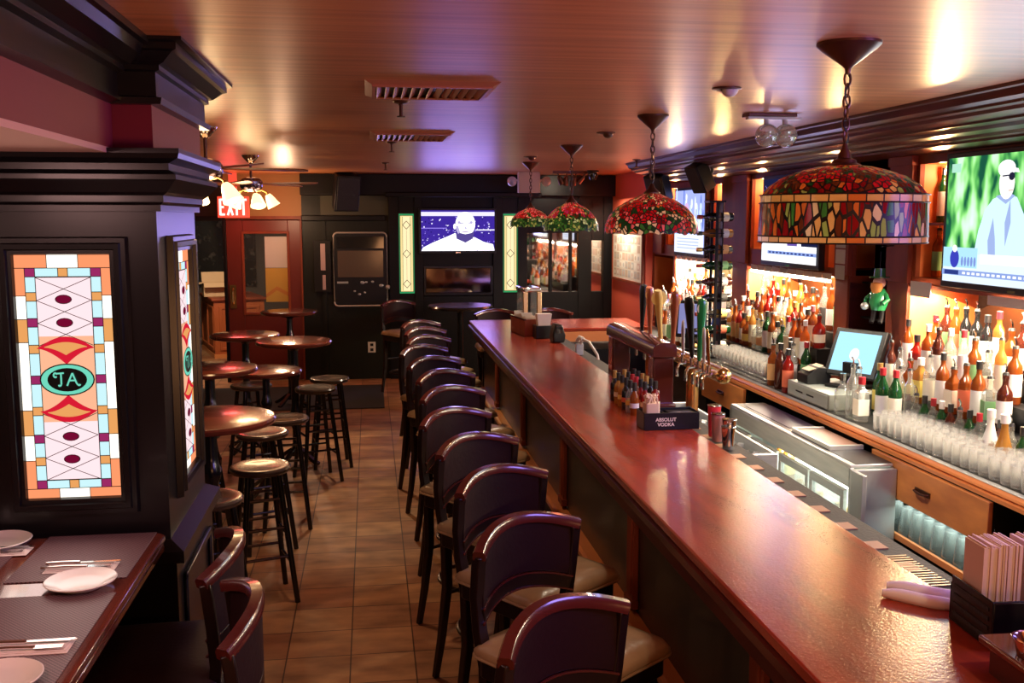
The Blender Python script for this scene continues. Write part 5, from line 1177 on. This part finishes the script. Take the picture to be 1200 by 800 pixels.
# ------------------------------------------------------------------ draft tower and handles
t = thing('draft_arch','dark red wooden arch on the bar in front of the taps','tap arch',(1.665,5.95,0))
def D(mb,n,m,**k):
    o = mb.build(n,m,t,**k); o.location=(-1.665,-5.95,0); return o
D(MB().prism_y([(1.60,1.30),(1.60,1.35),(1.615,1.375),(1.65,1.385),(1.70,1.385),(1.735,1.375),(1.745,1.35),(1.745,1.30)],5.42,6.55),'header',crest_wood,bevel=.004)
D(MB().box(1.61,1.735,5.44,5.56,1.0005,1.30).box(1.60,1.745,5.42,5.58,1.0005,1.03),'post',crest_wood,bevel=.01)
D(MB().box(1.61,1.735,6.41,6.53,1.0005,1.30).box(1.60,1.745,6.39,6.55,1.0005,1.03),'post',crest_wood,bevel=.01)
tw = thing('draft_tower','brass draft beer tower with a crossbar of taps behind the arch','beer tower',(1.86,5.6,.84))
def T_(mb,n,m,par=None,**k):
    o = mb.build(n,m,par or tw,**k)
    if not par: o.location=(-1.86,-5.6,-.84)
    return o
for y in (5.42,6.28): T_(MB().lathe([(.06,.842),(.06,.86),(.04,.88),(.036,.90),(.036,1.25)],(1.84,y,0),24),'column',brass)
T_(MB().cyl((1.84,4.92,1.27),(1.84,6.50,1.27),.042,n=24).ball((1.84,4.92,1.27),.044).ball((1.84,6.5,1.27),.044),'crossbar',brass)
hd = [(4.98,'gold'),(5.06,'silver'),(5.14,'green'),(5.26,'black'),(5.42,'silver'),(5.62,'brown'),(5.86,'yellow'),(6.10,'brown'),(6.3,'black')]
hm = dict(gold=brass,silver=pbr('silver_handle',(.6,.55,.52),.3,metal=.5),green=green_p,black=black_plastic,brown=pbr('amber_handle',(.42,.12,.05),.3,coat=.4),yellow=pbr('yellow_handle',(.85,.62,.2),.35),red=red_plastic)
for i,(y,c) in enumerate(hd):
    fa = T_(MB().tube([(1.80,y,1.27),(1.76,y,1.265),(1.745,y,1.24),(1.745,y,1.19)],.010,8).cyl((1.78,y,1.27),(1.78,y,1.32),.012),'faucet',chrome)
    big = c in ('green','brown','yellow','black')
    h_ = .35 if big else .20
    M = Matrix.Translation((1.78,y,1.32)) @ Matrix.Rotation(R(-6+3*(i%3)),4,'Y') @ Matrix.Rotation(R(5),4,'X')
    prof = [(0,0),(.014,0),(.022,.02),(.024,h_*.3),(.036,h_*.62),(.046,h_*.86),(.038,h_*.97),(.0,h_)] if big else [(0,0),(.010,0),(.014,.03),(.018,h_*.7),(.012,h_*.95),(0,h_)]
    q = MB().lathe(prof,n=14,sy=1.0,sx=.55); q.v=[tuple(M@Vector(v)) for v in q.v]
    hh = T_(q,'tap_handle',hm[c]); hh['label']=c+' tap handle'
    if c in ('yellow','brown','green'):
        q = MB().lathe([(0,0),(.046 if c=='yellow' else .030,0),(.048 if c=='yellow' else .032,.004),(0,.006)],n=22); M2 = M @ Matrix.Translation((-.0,-.012,h_*.84)) @ Matrix.Rotation(PI/2,4,'X'); q.v=[tuple(M2@Vector(v)) for v in q.v]
        o = q.build('badge', hm['yellow'] if c!='green' else pbr('pale_badge',(.7,.75,.6),.4), tw); o.location=(-1.86,-5.6,-.84)
# little bottles by the arch
rnd = random.Random(31)
SH['mini'] = (.024,.095,.12,.010,.16)
mk = 0
for r_ in range(3):
    for i in range(6):
        x, y = 1.36+.062*r_+.018*i*0, 4.93+.085*i + .02*r_
        s = ('mini', rnd.choice(['amber','black','brown','clear','red','gold']), rnd.choice(LABS), rnd.choice(['black','black','red','gold']), 0)
        put_bottle(s,(x,y,1.0705),0,'small %s bottle, %s label, %s from the lettered caddy in %s line on bar' % (s[1],CN[s[2]],ORD[i],['outer','middle','inner'][r_]),'small bottles on the bar by the arch')
# napkin caddies
def cup(x,y,z,lab,m,n=8,h=.18,name='straw_cup'):
    t = thing(name,lab,'cup',(x,y,z)); MB().lathe([(.03,0),(.037,.08),(.035,.08),(.028,.004),(0,.004)],n=18).build('cup', m, t); return t
t = thing('bar_caddy','black bar caddy lettered in white, holding pale straws','caddy',(1.445,4.62,1.0705))
MB().box(-.14,.14,-.07,-.065,0,.085).box(-.14,.14,.065,.07,0,.085).box(-.14,-.135,-.065,.065,0,.085).box(.135,.14,-.065,.065,0,.085).box(-.14,.14,-.07,.07,0,.004).box(-.03,-.026,-.065,.065,.004,.08).box(-.0,.135,-.06,.06,.06,.075).build('tray', black_plastic, t, bevel=.002)
def text(s, size, loc, rot, m, parent, name='lettering'):
    cu = bpy.data.curves.new(name,'FONT'); cu.body = s; cu.size = size; cu.align_x = 'CENTER'; cu.extrude = .0004; cu.offset = .0006
    o = bpy.data.objects.new(name,cu); COL.objects.link(o); dg = bpy.context.evaluated_depsgraph_get(); dg.update()
    me = bpy.data.meshes.new_from_object(o.evaluated_get(dg)); bpy.data.objects.remove(o)
    o = bpy.data.objects.new(name, me); me.materials.clear(); me.materials.append(m); COL.objects.link(o); o.location = loc; o.rotation_euler = rot; o.parent = parent; return o
text('ABSOLUT\nVODKA', .024, (-.03,-.0716,.044), (PI/2,0,0), pbr('white_ink',(.85,.8,.78),.5), t)
t = thing('straw_bundle','pale pink straws standing in the lettered black caddy','straws',(1.36,4.62,1.075))
MB().prism_z(rr(-.036,.036,-.036,.036,.012),.0,.12).build('sleeve', pink_paper, t)
rn = random.Random(2); q = MB()
for i in range(26): q.cyl((rn.uniform(-.03,.03),rn.uniform(-.03,.03),.1),(rn.uniform(-.038,.038),rn.uniform(-.038,.038),.155+rn.uniform(-.006,.008)),.004,n=6)
o = q.build('straw', pink_paper, t); o['kind']='stuff'
t = thing('salt_shaker','small pale shaker cap among the bottles by the arch','shaker',(1.50,5.02,1.0705)); MB().lathe([(0,0),(.02,0),(.02,.09),(.015,.10),(0,.10)],n=14).build('jar', c_glass, t); MB().lathe([(.021,.085),(.021,.11),(0,.115)],n=14).build('cap', white_plastic, t)
for i,(x,y,h) in enumerate(((1.70,4.66,.16),(1.68,4.55,.14),(1.70,4.45,.13),(1.67,4.38,.11))):
    t = thing('mixing_tin',['tall red tin','banded metal tin','shiny steel shaker tin','short steel shaker tin'][i]+' on the drip rail beside the lettered caddy','shaker tin',(x,y,1.0085))
    MB().lathe([(.0,0),(.026,0),(.034,h),(.032,h),(.024,.003),(0,.003)],n=20).build('tin', [red_plastic,pbr('pink_tin',(.7,.35,.38),.3,metal=.6),chrome,chrome][i], t); MB().lathe([(.0345,h-.006),(.036,h-.002),(.0345,h)],n=20).build('rim', chrome, t)
# near napkin caddy
t = thing('napkin_caddy','black plastic bar caddy near the camera holding a tall stack of napkins','caddy',(1.59,2.14,1.0705),R(-4))
MB().box(-.13,.13,-.10,-.095,0,.12).box(-.13,.13,.095,.10,0,.10).box(-.13,-.125,-.095,.095,0,.12).box(.125,.13,-.095,.095,0,.12).box(-.13,.13,-.1,.1,0,.005).box(-.125,.125,-.02,-.015,.005,.09).box(-.02,-.015,-.095,-.02,.005,.09).build('tray', black_plastic, t, bevel=.003)
q = MB()
for k in range(4): q.box(-.132,-.13,-.08,.08,.02+.024*k,.03+.024*k)
q.build('side_slot', rubber, t)
t = thing('napkin_stack','tall stack of pale pink cocktail napkins standing in near caddy','napkins',(1.595,2.17,1.0765),R(-4))
rn = random.Random(3)
for k in range(2):
    q = MB()
    for i in range(22):
        x0 = -.115+.116*k + .0045*i; hh = .225+rn.uniform(-.008,.004); q.box(x0, x0+.004, -.045+rn.uniform(-.003,.003), .045+rn.uniform(-.004,.004), 0, hh)
    q.build('napkin_pile', pink_paper, t, smooth=False)
t = thing('rolled_towel','two folded pale bar towels lying on the bar beside the near caddy','towel',(1.46,2.36,1.0705),R(-38))
def roll(q, y, z, L, r):
    vs=[];n=14
    path=[(-L/2+L*i/8, y+.004*math.sin(i), z+r*.75) for i in range(9)]
    q.tube(path, r, 12, scale=[.55,.85,1,1.02,1,1.03,1,.9,.6]); return q
roll(MB(),-.022,0,.20,.018).build('towel_roll', napkin, t); roll(MB(),.018,.004,.19,.021).build('towel_roll', napkin, t)
t = thing('service_shelf','raised dark wooden service ledge at the near right corner','service ledge',(1.36,1.97,1.0705))
MB().prism_z([(0,0),(.8,-.03),(.8,-1.2),(-.04,-1.2)],.066,.086).build('ledge_top', table_wood, t, bevel=.006); MB().prism_z([(.02,-.02),(.78,-.05),(.78,-1.18),(-.02,-1.18)],0,.066).build('ledge_base', mahog, t)
MB().box(.115,.17,-.08,-.03,.086,.42).build('post', mahog2, t, bevel=.004)
t = thing('metal_ramekin','small steel ramekin with a fluted side on the near right ledge','bowl',(1.405,1.845,1.1575))
MB().lathe([(0,0),(.030,0),(.040,.038),(.043,.040),(.038,.036),(.028,.004),(0,.004)],n=28).build('bowl', chrome, t)
# far end of bar items
t = thing('condiment_box','red wooden condiment box with packets on the far bar end','box',(1.36,8.62,1.0705),R(8))
MB().box(-.07,.07,-.22,-.205,0,.15).box(-.07,.07,.205,.22,0,.15).box(-.07,-.06,-.205,.205,0,.15).box(.06,.07,-.205,.205,0,.15).box(-.07,.07,-.22,.22,0,.01).build('crate', mahog2, t, bevel=.002); MB().box(-.075,-.06,-.225,.225,.14,.155).box(.06,.075,-.225,.225,.14,.155).build('rim', crest_wood, t)
q = MB(); rn = random.Random(4)
for i in range(16): q.box(-.05,.05,-.19+.024*i,-.182+.024*i,.08,.16+rn.uniform(0,.035))
o = q.build('packet', paper, t, smooth=False); o['kind']='stuff'
t = thing('napkin_holder','black cup holding cream napkins beside the red condiment box','napkin holder',(1.47,8.30,1.0705),R(4))
MB().box(-.08,.08,-.07,.07,0,.11).build('base', black_plastic, t, bevel=.004); MB().prism_y([(-.055,.11),(.05,.11),(.065,.21),(-.065,.21)],-.04,.03).build('napkins', napkin, t)
t = thing('glass_display','glass fronted sign stand with chrome top near the far bar end','sign stand',(1.44,8.95,1.0705),R(4))
MB().box(-.07,-.06,-.16,.16,0,.36).box(.06,.07,-.16,.16,0,.36).build('pane', c_glass, t, smooth=False); MB().box(-.08,.08,-.18,.18,.36,.40).build('top_cap', chrome, t, bevel=.01); MB().box(.045,.085,-.185,-.15,0,.36).box(-.085,-.045,-.185,-.15,0,.36).build('corner_post', pbr('gold_post',(.75,.5,.25),.25,metal=.7), t, bevel=.004)
t = thing('card_reader','black curved card terminal beside the napkin holder','card terminal',(1.53,7.98,1.0705),R(10))
MB().prism_y([(-.05,0),(.05,0),(.06,.06),(.03,.15),(-.03,.16),(-.055,.07)],-.05,.05).build('body', black_plastic, t, bevel=.012); MB().box(-.03,.03,-.053,-.05,.08,.13).build('display', dark_glass, t)
t = thing('soda_gun','white soda gun with curved white hose hanging at the inner bar edge','soda gun',(1.66,7.70,1.0015))
MB().box(-.03,.03,-.02,.02,.0,.09).build('holster', steel, t, bevel=.003); MB().tube([(0,0,.06),(.02,-.03,.13),(.05,-.12,.12),(.09,-.25,.03),(.10,-.34,-.10)],.011,8).build('hose', white_plastic, t); MB().tube([(-.01,.03,.11),(0,0,.14),(.02,-.04,.13)],.019,10).build('nozzle', white_plastic, t)
# bills and cards pinned below the screens
t1 = [( .66,.70,.62),(.72,.72,.66),(.55,.60,.52)]
def bill(x,y,z,w,h,lab,g,rz=0):
    o = MB().box(-.0008,.0008,-w/2,w/2,-h,0).build('banknote', lab_mat(rnd.choice(t1)), loc=(x,y,z)); o.rotation_euler=(rz,0,0); tag(o,lab,'banknote',g)
for i in range(10): bill(X-.025,6.72+.152*i,1.70,.145,.068,'pale banknote pinned under the half hidden screen, %s from the right' % ORD[i],'banknotes pinned below the screen',rnd.uniform(-.06,.06))
for i in range(6): bill(X-.025,9.36+.165*i,1.715,.15,.066,'pale banknote pinned under the far lilac screen, %s from the right' % ORD[i],'banknotes below the far screen')
for i in range(3): bill(X-.038,6.50,1.99-.11*i,.14,.10,'pale note pinned on the pilaster beside the half hidden screen, %s from the top' % ORD[i],'notes pinned to the pilaster')
tag(MB().box(X-.050,X-.046,5.34,5.56,1.63,1.72).build('shelf_card',pbr('white_card',(.85,.82,.78),.5)),'white card fixed beneath the lit bottle niche','card')
tag(MB().box(X-.05,X-.045,4.35,4.80,1.64,1.69).build('shelf_card',pbr('white_card',(.85,.82,.78),.5)),'long white strip card below the large screen','card')
# figurine with green hat
t = thing('bearded_figurine','small figurine in green hat and coat with orange beard hanging by the recess','figurine',(3.18,5.80,1.52),R(-60)); t.scale = (.88,.88,.88)
MB().lathe([(0,0),(.05,.0),(.07,.06),(.055,.13),(.035,.155),(0,.16)],n=18).build('coat', green_p, t)
h_ = MB().ball((0,0,.20),.045,16).build('head', pbr('figurine_skin',(.8,.5,.38),.5), t)
MB().lathe([(0,.0),(.03,.01),(.045,.05),(.04,.08),(.0,.09)],(0,-.034,.115),16,sy=.8).build('beard', pbr('ginger_beard',(.75,.28,.06),.7), h_)
MB().lathe([(.07,.235),(.07,.241),(.042,.243),(.038,.30),(0,.302)],n=20).build('hat', green_p, t); 
for s in (-1,1):
    MB().tube([(.05*s,0,.12),(.085*s,-.02,.08),(.07*s,-.06,.05)],.016,8).build('arm', green_p, t); MB().tube([(.03*s,0,.01),(.032*s,-.01,-.06),(.034*s,-.03,-.09)],.018,8).build('leg', black_plastic, t)
MB().ball((-.06,-.08,.03),.028).build('tankard', steel, t)
MB().cyl((0,0,.30),(0,0,.42),.002,n=6).build('hook', black_paint, t)
tag(MB().cyl((3.18,5.80,1.92),(3.34,5.80,1.93),.004,n=6).build('peg', black_paint),'thin peg holding up the figurine','peg')
